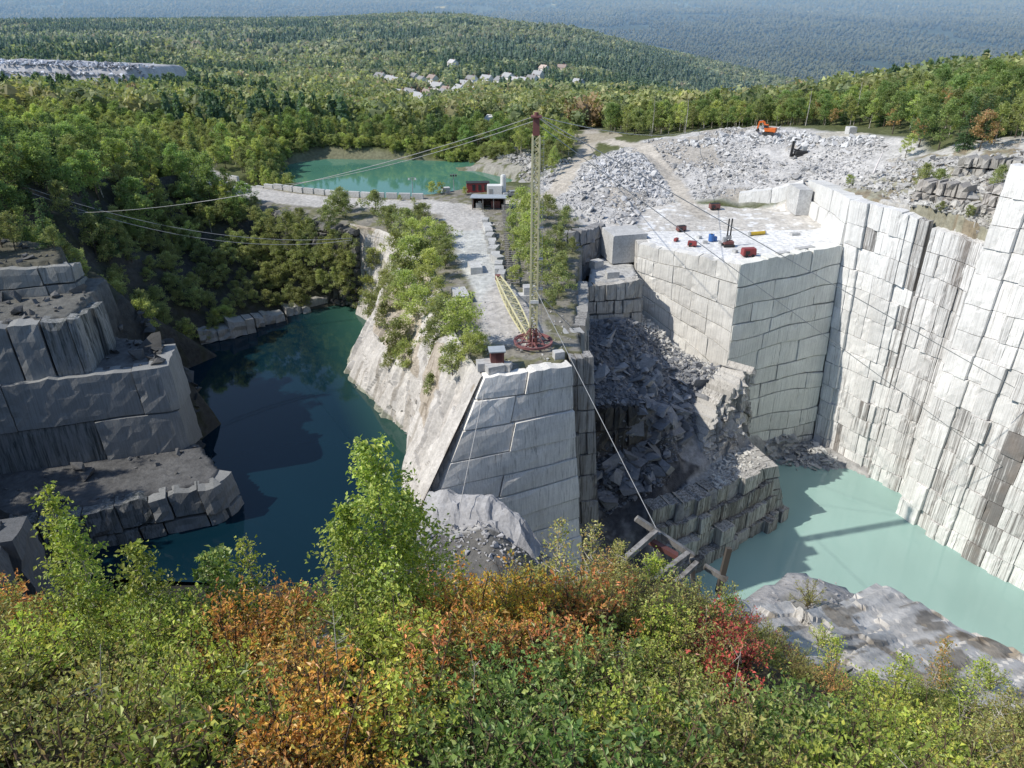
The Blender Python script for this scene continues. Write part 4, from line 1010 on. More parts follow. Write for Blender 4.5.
for i, (x, y, s, rz, lb) in enumerate(((3.4, 131.5, (2.6, 2.0, 1.7), .1, 'dark faced squared block stacked on another beside the mast'), (2.0, 131, (3.6, 1.8, 1.3), .0, 'long low pale block under the stacked block by the mast'),
        (-2.6, 100.6, (2.6, 1.6, 1.2), .4, 'flat granite block at the cliff edge right of the red hut'), (-1.0, 101.3, (1.8, 1.4, 1.1), -.3, 'small granite block nearest the derrick wheel at the cliff edge'), (-4.2, 101.6, (2.2, 1.8, 1.4), .2, 'granite block under the left side of the red hut'),
        (7.2, 105.2, (1.6, 1.2, 1.3), .3, 'single grey block at the right corner of the derrick yard'), (19.4, 165.5, (2.6, 2, 1.8), .6, 'grey block tipped against the dark outcrop'), (22.2, 158.8, (2.8, 1.8, 1.4), .2, 'flat grey block on the low bench'),
        (72.8, 190.5, (3.4, 6.8, 6.4), .05, 'tall white sawn block at the back corner of the bench'), (64.5, 160.4, (4.6, 1.4, .7), .42, 'long grey slab lying near the shaded edge of the bench'), (58.6, 157.4, (3.0, 1.2, .7), .42, 'short grey slab on the bench edge, left of the longer one'),
        (99.4, 229.5, (2.4, 2.2, 2.2), .2, 'lone pale squared block by the trees right of the orange excavator'), (66, 171.5, (2.2, 1.1, .7), .3, 'thin slab on the bench floor near the yellow cylinder'), (-9.6, 132.0, (2.6, 5.2, 1.6), .25, 'flat pale slab on the left verge of the gravel road'), (-7.6, 147.5, (2.4, 4.6, 1.5), .2, 'long pale slab at the left verge further up the road'))):
    block(x, y, s, rz, lb, k=i, lift_=1.25 if i == 0 else 0, z=-5.5 if i == 7 else None)
for k in range(19):                                   # guard blocks between road and pond
    f = k / 18.0
    p = lerp_poly([(-86, 229, 0), (-72, 220.5, 0), (-60, 214.6, 0), (-48, 210.2, 0), (-38, 207.8, 0), (-26, 207.2, 0)], np.array([f, min(1, f + .02)]))
    d = p[1] - p[0] if f < 1 else np.array((1, -.05, 0))
    block(p[0][0], p[0][1], (3.1, .9, 1.5), math.atan2(d[1], d[0]), 'pale guard block in the low barrier between the road and the pond', 'guard blocks along the pond road', k, z=H(p[0][0], p[0][1], False)[0] + .1, name='guard_block')
# ------------------------------------------------------------------ leaves
def leaf_cards(P, size, rng, dirs=None, width=.55, fold=.18, droop=0.0):
    """one folded four-corner leaf at each point"""
    n = len(P)
    d = rng.normal(size=(n, 3)) if dirs is None else dirs + rng.normal(size=(n, 3)) * .55
    d[:, 2] -= droop
    d /= np.linalg.norm(d, axis=1)[:, None] + 1e-9
    r = rng.normal(size=(n, 3)) * .55 + np.array((0, 0, 1.0)); s = np.cross(d, r); s /= np.linalg.norm(s, axis=1)[:, None] + 1e-9
    nrm = np.cross(s, d)
    sz = (size * (.5 + rng.random(n) ** 1.5 * .95))[:, None]
    base = P; tip = P + d * sz
    mid = P + d * sz * .45
    l = mid + s * sz * width * .5 + nrm * sz * fold; r_ = mid - s * sz * width * .5 + nrm * sz * fold
    V = np.stack([base, l, tip, r_], 1).reshape(-1, 3)
    i = np.arange(n) * 4
    F = np.concatenate([np.stack([i, i + 2, i + 1], 1), np.stack([i, i + 3, i + 2], 1)])
    return V, F

def leaf_mesh(name, P, size, rng, cols, mat, dirs=None, clump=None, width=.55, droop=0.0, var=.22):
    V, F = leaf_cards(P, size, rng, dirs, width, droop=droop)
    cols = np.array(cols); n = len(P)
    c = cols[rng.integers(len(cols), size=n)] * (1 + rng.uniform(-var, var, n))[:, None]
    if clump is not None: c = c * clump[:, None]
    return mesh_data(name, V, F, mat, {'col': np.repeat(c, 4, 0)})

def broadleaf(seed, h, r, lo, cols, n_limb=11, leaves=46, size=.42, bark_=None, lean=.25, clr=1.0):
    rng = np.random.default_rng(seed)
    mb = MB(); px, py = rng.normal(0, lean, 2)
    spine = [(px * t * t * h * .12 + .12 * math.sin(t * 5 + seed), py * t * t * h * .12, t * h * .93) for t in np.linspace(0, 1, 7)]
    mb.tube(spine, [max(.03, h * .017 * (1 - .93 * t)) for t in np.linspace(0, 1, 7)], 6)
    S = np.array(spine); P = []; K = []
    for k in range(n_limb):
        t = lo + (1 - lo) * ((k + rng.random()) / n_limb) ** .9
        b = np.array([np.interp(t, np.linspace(0, 1, 7), S[:, j]) for j in range(3)])
        a = k * 2.4 + rng.uniform(-.5, .5)
        prof = math.sin(math.pi * min(1, .16 + .84 * (t - lo) / (1 - lo)) ** .8) ** .7
        ln = r * prof * rng.uniform(.65, 1.2) + .25
        up = rng.uniform(.25, .75) * ln
        e = b + np.array((math.cos(a) * ln, math.sin(a) * ln, up)); m_ = (b + e) / 2 + np.array((0, 0, -.08 * ln))
        mb.tube([b, m_, e], [h * .007 * (1.1 - t * .6), h * .0045, .015], 4)
        for j in range(rng.integers(3, 6)):
            f = rng.uniform(.4, 1.08); cpos = b + (e - b) * f + rng.normal(0, .22 * ln, 3) * np.array((1, 1, .7))
            q = rng.normal(size=(leaves, 3)); q /= np.linalg.norm(q, axis=1)[:, None]
            q *= (rng.random(leaves) ** .45)[:, None] * clr * r * .33 * np.array((1, 1, .72)) * rng.uniform(.7, 1.25)
            P.append(cpos + q); K.append(np.full(leaves, rng.uniform(.78, 1.22)))
    top = S[-1]
    q = rng.normal(size=(leaves, 3)) * np.array((.16, .16, .2)) * r; P.append(top + q); K.append(np.full(leaves, 1.1))
    P = np.concatenate(P); K = np.concatenate(K)
    return mb, P, K, size, cols, rng

def spruce(seed, h, r, cols, size=.5, dens=1.0):
    rng = np.random.default_rng(seed); mb = MB()
    mb.tube([(0, 0, 0), (.05, 0, h * .5), (0, .03, h)], [h * .014, h * .009, .02], 6)
    P = []; K = []; Dr = []
    z = h * .08
    while z < h * .985:
        f = 1 - z / h; rr_ = r * f ** .85 * rng.uniform(.8, 1.15) + .12
        nb = int(6 + 5 * f)
        for k in range(nb):
            a = rng.uniform(0, 6.283); ln = rr_ * rng.uniform(.6, 1.12); m = max(4, int(ln * 9 * dens))
            t = rng.uniform(.12, 1, m)
            x = np.cos(a) * ln * t; y = np.sin(a) * ln * t; zz = z - .32 * ln * t ** 1.5 + .12 * ln * t ** 3
            w = .17 * ln * (1 - t * .5); off_ = rng.normal(0, 1, m) * w
            P.append(np.stack([x - np.sin(a) * off_, y + np.cos(a) * off_, zz + rng.normal(0, .05, m)], 1))
            Dr.append(np.tile((math.cos(a), math.sin(a), -.35), (m, 1))); K.append(np.full(m, rng.uniform(.75, 1.2)))
        z += h * .045 * rng.uniform(.7, 1.3)
    return mb, np.concatenate(P), np.concatenate(K), size, cols, rng, np.concatenate(Dr)

GREEN = [(.060, .095, .024), (.050, .084, .022), (.074, .110, .028), (.045, .072, .022)]
LIME = [(.110, .138, .034), (.096, .124, .032), (.126, .150, .040), (.080, .106, .030)]
OLIVE = [(.085, .105, .036), (.072, .092, .034), (.102, .116, .042), (.060, .080, .030)]
DARKG = [(.026, .052, .022), (.022, .044, .020), (.034, .062, .026)]
RUST = [(.135, .095, .040), (.155, .085, .035), (.110, .092, .036), (.09, .09, .034)]

def proto(kind, i):
    s = 100 + i
    if kind == 'maple_tree': d = broadleaf(s, 11 + i * .5, 3.3, .22, GREEN, 15, 46, .44); bk = M_BARK
    elif kind == 'birch_tree': d = broadleaf(200 + i, 10 + i * .4, 2.3, .24, LIME, 14, 42, .36, lean=.5); bk = M_BIRCH
    elif kind == 'ash_tree': d = broadleaf(300 + i, 10.5, 2.8, .2, OLIVE, 14, 42, .42, lean=.4); bk = M_BARK
    elif kind == 'cherry_tree': d = broadleaf(400 + i, 8.5, 2.6, .2, RUST, 12, 42, .4); bk = M_BARK
    elif kind == 'spruce_tree': d = spruce(500 + i, 12, 2.6, DARKG, .52); bk = M_BARK
    elif kind == 'sapling': d = broadleaf(600 + i, 6, 1.9, .08, LIME, 15, 44, .27, lean=.6, clr=1.1); bk = M_BIRCH
    elif kind == 'sapling_olive': d = broadleaf(650 + i, 5.5, 1.9, .08, OLIVE, 15, 44, .27, lean=.6, clr=1.1); bk = M_BARK
    mb, P, K, size, cols, rng = d[:6]
    nm = 'sapling_tree' if kind.startswith('sapling') else kind
    cr = leaf_mesh('crown', P, size, rng, cols, M_LEAF, dirs=d[6] if len(d) > 6 else None, clump=K, width=.5 if len(d) > 6 else .7, var=.25)
    tm = bpy.data.meshes.new('trunk'); tm.from_pydata([tuple(v) for v in mb.v], [], mb.f); tm.materials.append(bk); tm.update()
    return (nm, cr, tm)
PROTO = {k: [proto(k, i) for i in range(n)] for k, n in (('maple_tree', 4), ('birch_tree', 4), ('ash_tree', 3), ('cherry_tree', 2), ('spruce_tree', 3), ('sapling', 4), ('sapling_olive', 3))}

def tree(kind, x, y, s, label, group, rng, z=None, cat='tree', sz=1.0, name=None):
    nm, cr, tm = PROTO[kind][rng.integers(len(PROTO[kind]))]
    zz = H(x, y)[0] if z is None else z
    o = empty(name or nm, (x, y, zz - .15), rng.uniform(0, 6.283), label, cat, group)
    o.scale = (s, s, s * sz)
    obj('trunk', tm, o); obj('crown', cr, o)
    return o

def spaced(poly, sp, rng, jit=.42):
    P = np.array(poly); lo, hi = P.min(0), P.max(0)
    X, Y = np.meshgrid(np.arange(lo[0], hi[0], sp), np.arange(lo[1], hi[1], sp * .9))
    X = X + (np.arange(X.shape[0]) % 2)[:, None] * sp / 2
    x = X.ravel() + rng.uniform(-jit, jit, X.size) * sp; y = Y.ravel() + rng.uniform(-jit, jit, X.size) * sp
    k = sdist(poly, x, y) < 0
    return x[k], y[k]

KINDLAB = {'maple_tree': 'dark green leafy tree', 'birch_tree': 'light yellow green slender tree', 'ash_tree': 'olive green leafy tree', 'cherry_tree': 'rust tinged leafy tree', 'spruce_tree': 'dark pointed conifer'}
LAKE = [(-64, 222), (-36, 209), (-20, 215), (0, 228), (2, 250), (-10, 275), (-40, 284), (-70, 288), (-82, 272), (-76, 240)]
def scatter_trees(poly, sp, mixw, s0, s1, where, seed, avoid=None, sz=1.0):
    rng = np.random.default_rng(seed)
    x, y = spaced(poly, sp, rng)
    k = (pdist(ROAD1, x, y) > 5.5) & (pdist(ROAD2, x, y) > 4.5) & (pdist(ROAD3, x, y) > 4) & (sdist(LAKE, x, y) > (-.5 if 'far bank' in where or 'west' in where else 1.5))
    if avoid is not None: k &= ~avoid(x, y)
    x, y = x[k], y[k]; z = H(x, y)
    kinds = list(mixw); w = np.array([mixw[q] for q in kinds], float); w /= w.sum()
    patch = fbm(x * .045, y * .045, seed, 2)
    for i in range(len(x)):
        ww = w * np.exp(np.array([(patch[i] * 2.2 if q == 'spruce_tree' else -patch[i] * (1 if q == 'birch_tree' else 0)) for q in kinds])); ww /= ww.sum()
        kd = kinds[rng.choice(len(kinds), p=ww)]
        tree(kd, x[i], y[i], rng.uniform(s0, s1), KINDLAB[kd] + ' ' + where, 'trees ' + where, rng, z[i], sz=sz * rng.uniform(.9, 1.12))
scatter_trees([(-165, 130), (-108, 124), (-92, 140), (-84, 152), (-80, 178), (-66, 192), (-82, 208), (-94, 230), (-140, 236), (-190, 200)], 4.9, {'maple_tree': 4, 'birch_tree': 3, 'ash_tree': 3, 'spruce_tree': 1.6}, .58, 1.0, 'on the dark slope left of the blue lake', 11)
scatter_trees([(-90, 280), (-70, 284), (-40, 280), (-12, 278), (6, 258), (12, 262), (13, 300), (-110, 322)], 4.8, {'maple_tree': 3, 'birch_tree': 2, 'ash_tree': 3, 'spruce_tree': 3}, .55, .95, 'on the far bank of the green pond', 12)
scatter_trees([(-104, 236), (-88, 232), (-82, 246), (-84, 284), (-150, 312), (-190, 262), (-140, 240)], 5.4, {'maple_tree': 2, 'birch_tree': 4, 'ash_tree': 4, 'spruce_tree': 1}, .55, .95, 'west of the green pond', 13)
scatter_trees([(-84, 236), (-72, 222), (-62, 222), (-66, 240), (-74, 266), (-84, 272)], 3.8, {'birch_tree': 3, 'ash_tree': 3}, .5, .8, 'on the west shore of the pond', 20)
scatter_trees([(93, 183), (104, 186), (126, 178), (160, 205), (200, 290), (112, 296), (106, 250), (107, 232), (104, 212)], 5.6, {'maple_tree': 4, 'birch_tree': 4, 'ash_tree': 3, 'spruce_tree': 1.5, 'cherry_tree': 1.5}, .6, 1.02, 'on the ridge above the right cliffs', 14, avoid=lambda x, y: (x < 106) & (y > 218) & (y < 240))
scatter_trees([(36, 296), (46, 270), (66, 262), (86, 258), (106, 244), (112, 300), (40, 322)], 5.2, {'maple_tree': 3, 'birch_tree': 4, 'ash_tree': 3, 'spruce_tree': 1.3, 'cherry_tree': .6}, .6, 1.0, 'behind the pale waste slope', 15)
scatter_trees([(12, 250), (19, 258), (25, 300), (14, 312), (11, 262)], 5.0, {'birch_tree': 4, 'ash_tree': 2, 'maple_tree': 1}, .6, .95, 'left of the dirt track', 16)
scatter_trees([(9, 214), (15, 226), (18, 250), (10, 250), (6, 230)], 4.4, {'birch_tree': 3, 'ash_tree': 4}, .5, .8, 'between the shed and the waste slope', 17)
scatter_trees([(-82, 62), (-96, 50), (-125, 105), (-104, 122), (-99, 92), (-90, 80)], 6.5, {'maple_tree': 3, 'spruce_tree': 2}, .95, 1.3, 'above the cliffs at the left edge', 18)
scatter_trees([(-70.5, 115.5), (-92, 109), (-100, 126), (-84, 134), (-74, 124)], 4.2, {'maple_tree': 2, 'ash_tree': 3, 'spruce_tree': 1}, .4, .7, 'on top of the left cliff', 19)
rg = np.random.default_rng(3)
# trees and shrubs on the promontory: photo point of the foot, scale, kind
for i, (px, py, z, s, kd) in enumerate(((383, 252, -2, 1.05, 'sapling_olive'), (405, 238, -1, 1.0, 'sapling_olive'), (430, 250, -1, 1.2, 'sapling'), (372, 276, -5, 1.1, 'sapling_olive'), (388, 284, -4, 1.1, 'sapling_olive'), (412, 276, -3, 1.3, 'sapling'),
        (425, 268, -1.5, 1.2, 'sapling'), (440, 262, -.8, 1.1, 'sapling'), (410, 306, -4, 1.35, 'sapling'), (395, 332, -6, 1.1, 'sapling'), (404, 342, -5.5, 1.0, 'sapling'), (384, 322, -8, .8, 'sapling_olive'), (446, 332, -1, 1.3, 'sapling'), (462, 350, -.8, 1.25, 'sapling'),
        (470, 362, -.7, .8, 'sapling'), (452, 362, -1.6, .9, 'sapling'), (440, 318, -1.2, 1.0, 'sapling'), (437, 300, -1.2, .7, 'sapling'), (395, 262, -3, 1.0, 'sapling'), (418, 232, -.8, .9, 'sapling_olive'), (392, 226, -.8, .9, 'sapling_olive'), (372, 244, -2.5, .9, 'sapling_olive'), (480, 352, -.3, .6, 'sapling'), (430, 362, -3, .6, 'sapling_olive'), (443, 238, -.4, .75, 'sapling'), (398, 305, -5, 1.0, 'sapling_olive'), (424, 292, -2.4, 1.0, 'sapling'), (376, 222, -2, 1.0, 'sapling_olive'), (388, 240, -3, 1.1, 'sapling_olive'), (366, 256, -5, 1.0, 'sapling'), (378, 268, -5, 1.1, 'sapling_olive'), (398, 252, -2.5, 1.1, 'sapling_olive'), (414, 250, -1.5, 1.1, 'sapling'), (403, 285, -4, 1.1, 'sapling'), (432, 282, -1.4, 1.1, 'sapling'), (418, 318, -4, 1.1, 'sapling'), (434, 340, -2.5, 1.1, 'sapling'), (390, 350, -9, .7, 'sapling_olive'), (425, 222, -.6, .9, 'sapling_olive'), (446, 268, -.6, .9, 'sapling'))):
    x, y, zz = at(px, py, z); tree(kd if i % 3 else 'sapling_olive', x, y, s * (1.22 if i % 2 else 1.0), 'bushy pale green sapling on the bank left of the gravel road', 'saplings left of the gravel road', rg)
for i, (px, py, z, s, kd) in enumerate(((350, 262, -12, 1.2, 'sapling_olive'), (340, 270, -14, 1.1, 'sapling_olive'), (355, 285, -14, 1.0, 'sapling_olive'), (345, 248, -10, 1.1, 'sapling_olive'))):
    x, y, zz = at(px, py, z); tree(kd, x, y, s, 'dark leafy tree on the steep bank below the road bend', 'dark trees below the road bend', rg)
for i, (px, py, z, s, kd) in enumerate(((520, 222, -.8, 1.1, 'sapling'), (548, 222, -1, 1.5, 'sapling_olive'), (565, 232, -1.5, 1.3, 'sapling_olive'), (530, 246, -1, 1.1, 'sapling'), (514, 238, -.8, .8, 'sapling'), (545, 262, -1.2, 1.4, 'sapling_olive'), (560, 276, -1.6, 1.2, 'sapling_olive'), (528, 268, -1, 1.2, 'sapling'), (540, 288, -1.3, 1.1, 'sapling'), (558, 300, -1.7, 1.0, 'sapling_olive'), (520, 256, -.8, .9, 'sapling'), (556, 250, -1.4, 1.3, 'sapling_olive'), (532, 230, -1, 1.2, 'sapling'), (572, 255, -1.8, .9, 'sapling_olive'), (516, 285, -.8, .55, 'sapling'), (550, 312, -1.6, .55, 'sapling_olive'), (562, 262, -1.6, 1.1, 'sapling_olive'))):
    x, y, zz = at(px, py, z); tree(kd, x, y, s * (1.2 if (y < 143 or x < 6.5) else .75), 'bushy tree in the thicket behind the derrick mast', 'trees in the thicket behind the mast', rg)
for x, y, s, kd, lb in ((88.5, 163.5, .95, 'sapling_olive', 'round green bush on the rough ledge above the right wall'), (90.8, 162, .8, 'sapling_olive', 'lower green bush beside the round one above the right wall'), (97.6, 152.5, .8, 'sapling_olive', 'browning bush in the middle of the rough ledge on the right'), (103, 146, .6, 'sapling_olive', 'small bush near the tallest white cliff'),
                        (79.5, 178.5, .5, 'sapling_olive', 'low bush at the top of the bench end face'), (89.6, 145.6, .45, 'sapling_olive', 'low bush behind the lowest pale ledge above the streaked wall'), (86.0, 149.6, .4, 'sapling_olive', 'low bush at the left end of the ribbed ledge'), (94.4, 146.2, .5, 'sapling_olive', 'bush at the right end of the ribbed ledge by the tall cliff'), (107, 177, 1.05, 'cherry_tree', 'rust tinged bush on the ridge edge above the rough ledge')):
    tree(kd, x, y, s, lb, None, rg)
for x, y, s, kd, lb in ((105.5, 181, 1.0, 'spruce_tree', 'blue green conifer at the edge of the right ridge'), (110.5, 178, .9, 'birch_tree', 'bright lime green tree beside the blue green conifer on the right ridge'), (115.5, 176.5, .9, 'birch_tree', 'second bright lime tree on the right ridge, nearer the photo edge'), (131, 181, 1.3, 'maple_tree', 'tall dark tree at the right edge of the ridge')):
    tree(kd, x, y, s, lb, None, rg)
for x, y, s in ((122, 184, 1.15), (128, 186, 1.3), (134, 190, 1.25), (119, 190, 1.0), (138, 196, 1.35), (112, 186, .9), (126, 195, 1.1)):
    tree('spruce_tree', x, y, s, 'tall conifer in the group at the right end of the ridge', 'conifers at the right end of the ridge', rg)
for px, py, z, s in ((414, 206, -.6, .3), (400, 203, -.6, .28), (440, 196, -.2, .6), (446, 190, -.4, .7), (432, 196, -.4, .6), (465, 196, 0, .4), (330, 203, -.4, .22), (360, 205, -.4, .25)):
    x, y, zz = at(px, py, z); tree('sapling', x, y, s, 'small pond side bush along the road barrier', 'small bushes along the pond road', rg)
for x, y in zip(*spaced([(-84, 142), (-74, 142), (-69, 156), (-60, 170), (-48, 178), (-50, 186), (-66, 196), (-80, 206), (-90, 186), (-88, 160)], 3.9, rg)):
    tree('sapling_olive', x, y, rg.uniform(.55, 1.15), 'small dark tree low on the bank above the blue lake', 'small dark trees above the blue lake', rg)
for px, py, D, s in ((88, 240, 140, .7), (128, 250, 138, 1.2), (205, 268, 160, .7), (217, 268, 162, .8), (170, 246, 150, .7), (80, 262, 128, .5)):
    x, y, zz = at(px, py, D=D); tree('sapling', x, y, s, 'pale leafy sapling catching the sun on the dark left slope', 'sunlit saplings on the dark left slope', rg)
for k in range(250):
    f = rg.random(); p = lerp_poly([(-64, 224, 0), (-77, 240, 0), (-83, 270, 0), (-70, 287, 0), (-40, 283, 0), (-12, 275, 0), (-1, 262, 0)], np.array([f]))[0]
    tree(('sapling', 'sapling_olive')[k % 2], p[0] + rg.normal(0, 1.6), p[1] + rg.normal(0, 1.6), rg.uniform(.45, .9), 'bushy tree crowding the far and left shore of the pond', 'bushy trees on the pond shore', rg, name='shrub')
for px, py, z in ((262, 232, -8), (275, 240, -9), (288, 236, -7), (300, 246, -8), (312, 240, -7), (322, 252, -9), (335, 246, -7), (280, 262, -13), (296, 268, -13), (310, 264, -12), (326, 270, -13), (342, 266, -12), (268, 250, -11), (286, 284, -17), (304, 282, -16), (322, 286, -17), (338, 284, -16), (255, 222, -5), (300, 225, -4), (330, 232, -4), (350, 255, -9), (290, 250, -8), (305, 258, -8), (318, 268, -8), (330, 262, -8), (344, 280, -8), (352, 268, -8), (296, 282, -8), (312, 292, -8), (330, 294, -8), (346, 296, -8)):
    x, y, zz = at(px, py, D=np.interp(px, [250, 300, 350], [186, 179, 173])); tree('sapling_olive', x, y, rg.uniform(.7, 1.15), 'dark leafy tree clinging to the shaded cliff under the pond road', 'trees on the shaded cliff under the pond road', rg, z=zz)
# bare poles standing in the trees
for k, (x, y, h) in enumerate(((58, 262, 12), (48, 268, 13), (107, 246, 13), (93.5, 250, 11))):
    mb = MB(); z = H(x, y)[0]; mb.tube([(x, y, z), (x + .2, y, z + h * .5), (x + .1, y, z + h)], [.16, .12, .06], 6)
    mb.tube([(x + .15, y, z + h * .6), (x + .9, y + .2, z + h * .75)], [.05, .02], 4).tube([(x + .12, y, z + h * .75), (x - .7, y - .2, z + h * .88)], [.05, .02], 4)
    tag(mb.build('dead_tree', M_BIRCH), ['bare grey trunk left of the waste slope trees', 'bare pale trunk at the wood edge behind the dirt track', 'bare trunk right of the orange excavator', 'bare trunk behind the orange excavator'][k], 'dead tree')

# ------------------------------------------------------------------ village houses
def house(px, py, w, d, hgt, rz, wallc, roofc, lb):
    x, y, z = ray_ground(px, py + 4, 330, 1500)
    m_w, m_r = paint('house_paint', wallc, .7, 0, .12), paint('roof_shingle', roofc, .8, 0, .2)
    o = empty('house', (x, y, z), rz, lb, 'house')
    hh = hgt
    MB().box((0, 0, hh / 2), (w, d, hh)).add([(-w / 2, -d / 2, hh), (-w / 2, d / 2, hh), (-w / 2, 0, hh + d * .38)], [(0, 2, 1)]).add([(w / 2, -d / 2, hh), (w / 2, d / 2, hh), (w / 2, 0, hh + d * .38)], [(0, 1, 2)]).build('wall', m_w, o)
    e = .4; rr_ = MB()
    for s in (-1, 1):
        a = [(-w / 2 - e, s * (d / 2 + e), hh - .3), (w / 2 + e, s * (d / 2 + e), hh - .3), (w / 2 + e, 0, hh + d * .38 + .05), (-w / 2 - e, 0, hh + d * .38 + .05)]
        rr_.add(a + [(p[0], p[1], p[2] + .22) for p in a], [(0, 1, 2, 3), (7, 6, 5, 4), (0, 4, 5, 1), (1, 5, 6, 2), (2, 6, 7, 3), (3, 7, 4, 0)])
    rf = rr_.build('roof', m_r, o)
    MB().box((w * .2, 0, hh + d * .38 + .5), (.8, .8, 1.6)).build('chimney', M_ROOFB, rf)
    for i in range(3):
        MB().box((-w * .32 + i * w * .32, -d / 2 - .04, hh * .5), (1.1, .1, 1.5)).build('window', M_GLASS, o)
    HOUSES.append((x, y)); return o
HOUSES = []
M_GLASS = paint('dark_window_glass', (.03, .035, .045), .15, 0, 0); M_ROOFB = paint('chimney_brick', (.2, .1, .08), .9)
W, G_, RD, SL = (.92, .92, .91), (.30, .30, .31), (.36, .29, .26), (.45, .46, .48)
hs = [(381, 79, W, G_, 'white house at the left end of the village'), (391, 82, W, SL, 'white house second from the left in the village'), (415, 79, (.62, .68, .66), G_, 'pale green house with a steep gable in the village'), (433, 82, W, RD, 'small white house under the trees in mid village'),
      (402, 101, W, SL, 'low white house nearest the pond in the village'), (411, 98, (.6, .62, .55), G_, 'tall gabled house beside the low white one nearest the pond'), (429, 98, (.7, .55, .45), RD, 'tan house with a red roof in the village front row'), (446, 100, W, G_, 'white gabled house, foremost in the village centre'),
      (447, 94, W, RD, 'white house under a red roof in the village centre'), (460, 95, (.85, .85, .84), SL, 'long bright white house in the village centre'), (470, 97, W, (.6, .6, .6), 'white house with a pale roof right of the long one'), (453, 65, W, (.6, .6, .62), 'white building standing alone uphill of the village'),
      (472, 82, W, G_, 'white house with dark roof behind the village centre'), (487, 81, W, SL, 'white house in the middle of the back row'), (500, 83, W, G_, 'white house right of the middle of the back row'), (515, 83, W, (.5, .5, .5), 'widest white house at the right of the village'),
      (524, 84, (.7, .75, .8), SL, 'pale blue house at the right of the village'), (532, 82, W, G_, 'last white house at the right of the back row'), (544, 69, W, (.6, .5, .45), 'white cottage uphill on the right'), (562, 69, (.75, .65, .55), RD, 'tan cottage uphill on the right'),
      (605, 74, W, G_, 'tall white house at the far right of the village'), (398, 84, W, SL, 'white house between the two at the left end of the village'), (422, 84, W, G_, 'white house left of the small one in mid village'), (438, 92, W, SL, 'white house in the trees above the red roofed one'), (480, 88, W, G_, 'white house below the back row'), (508, 80, W, SL, 'white house above the widest one'), (465, 88, W, SL, 'small white house above the long bright one'), (420, 104, W, SL, 'white house at the front left of the village'), (538, 77, W, SL, 'white house uphill of the back row'), (578, 86, (.6, .65, .68), SL, 'grey house half hidden at the right of the village'), (494, 122, W, (.8, .8, .78), 'white roofed barn in the trees beyond the pond')]
rh = np.random.default_rng(8)
for px, py, wc, rc, lb in hs: house(px, py, *((8, 5, 2.6) if py > 110 else (rh.uniform(9, 13), rh.uniform(7.5, 9), rh.uniform(5, 7))), rh.uniform(-1.1, -.5), wc, rc, lb)

# ------------------------------------------------------------------ white waste heap far left
hx = np.linspace(-1, 1, 90); hy = np.linspace(-1, 1, 40); HX, HY = np.meshgrid(hx, hy)
cx, cy, _ = at(74, 80, D=560)
q = np.clip(1 - np.maximum(np.abs(HX) ** 4, np.abs(HY) ** 3), 0, 1)
X = cx - 16 + HX * 70; Y = cy + 30 + HY * 55
Z = H(X, Y, False) - 1 + 17 * np.clip(q * 2.4, 0, 1) + .9 * fbm(X * .09, Y * .09, 77, 3)
cl = np.tile(np.array((.50, .50, .52)), (X.size, 1)) * (1 + .4 * fbm(X * .15, Y * .15, 79, 3).ravel())[:, None]
tag(obj('waste_heap', mesh_data('waste_heap', np.stack([X, Y, Z], -1).reshape(-1, 3), grid_faces(40, 90), M_RUBBLE, {'col': cl}, True)), 'long flat topped heap of white waste stone far off at left', 'waste heap')
rng = np.random.default_rng(78); wgt = np.where(HY.ravel() < -.55, 5.0, .5); k = rng.choice(X.size, 3400, p=wgt / wgt.sum()); kk = (Z.ravel()[k] > H(X.ravel()[k], Y.ravel()[k], False)) & (HY.ravel()[k] < .05)
pp = np.stack([X.ravel()[k] + rng.uniform(-2, 2, 3400), Y.ravel()[k] + rng.uniform(-2, 2, 3400), Z.ravel()[k] + .5], 1)[kk]
tag(obj('waste_stones', merged('waste_stones', ROCKS, pp, 1.2 * (1 - rng.random(len(pp)) * .93) ** -.55, rng, (.50, .52, .57), .6)), 'white and dark stones spilling down the far left waste heap', 'rubble', None, 'stuff')
HEAP = [(cx - 106, cy - 34), (cx + 96, cy - 34), (cx + 96, cy + 85), (cx - 106, cy + 85)]
HEAPF = [(cx - 90, cy - 150), (cx + 72, cy - 150), (cx + 80, cy + 85), (cx - 96, cy + 85)]

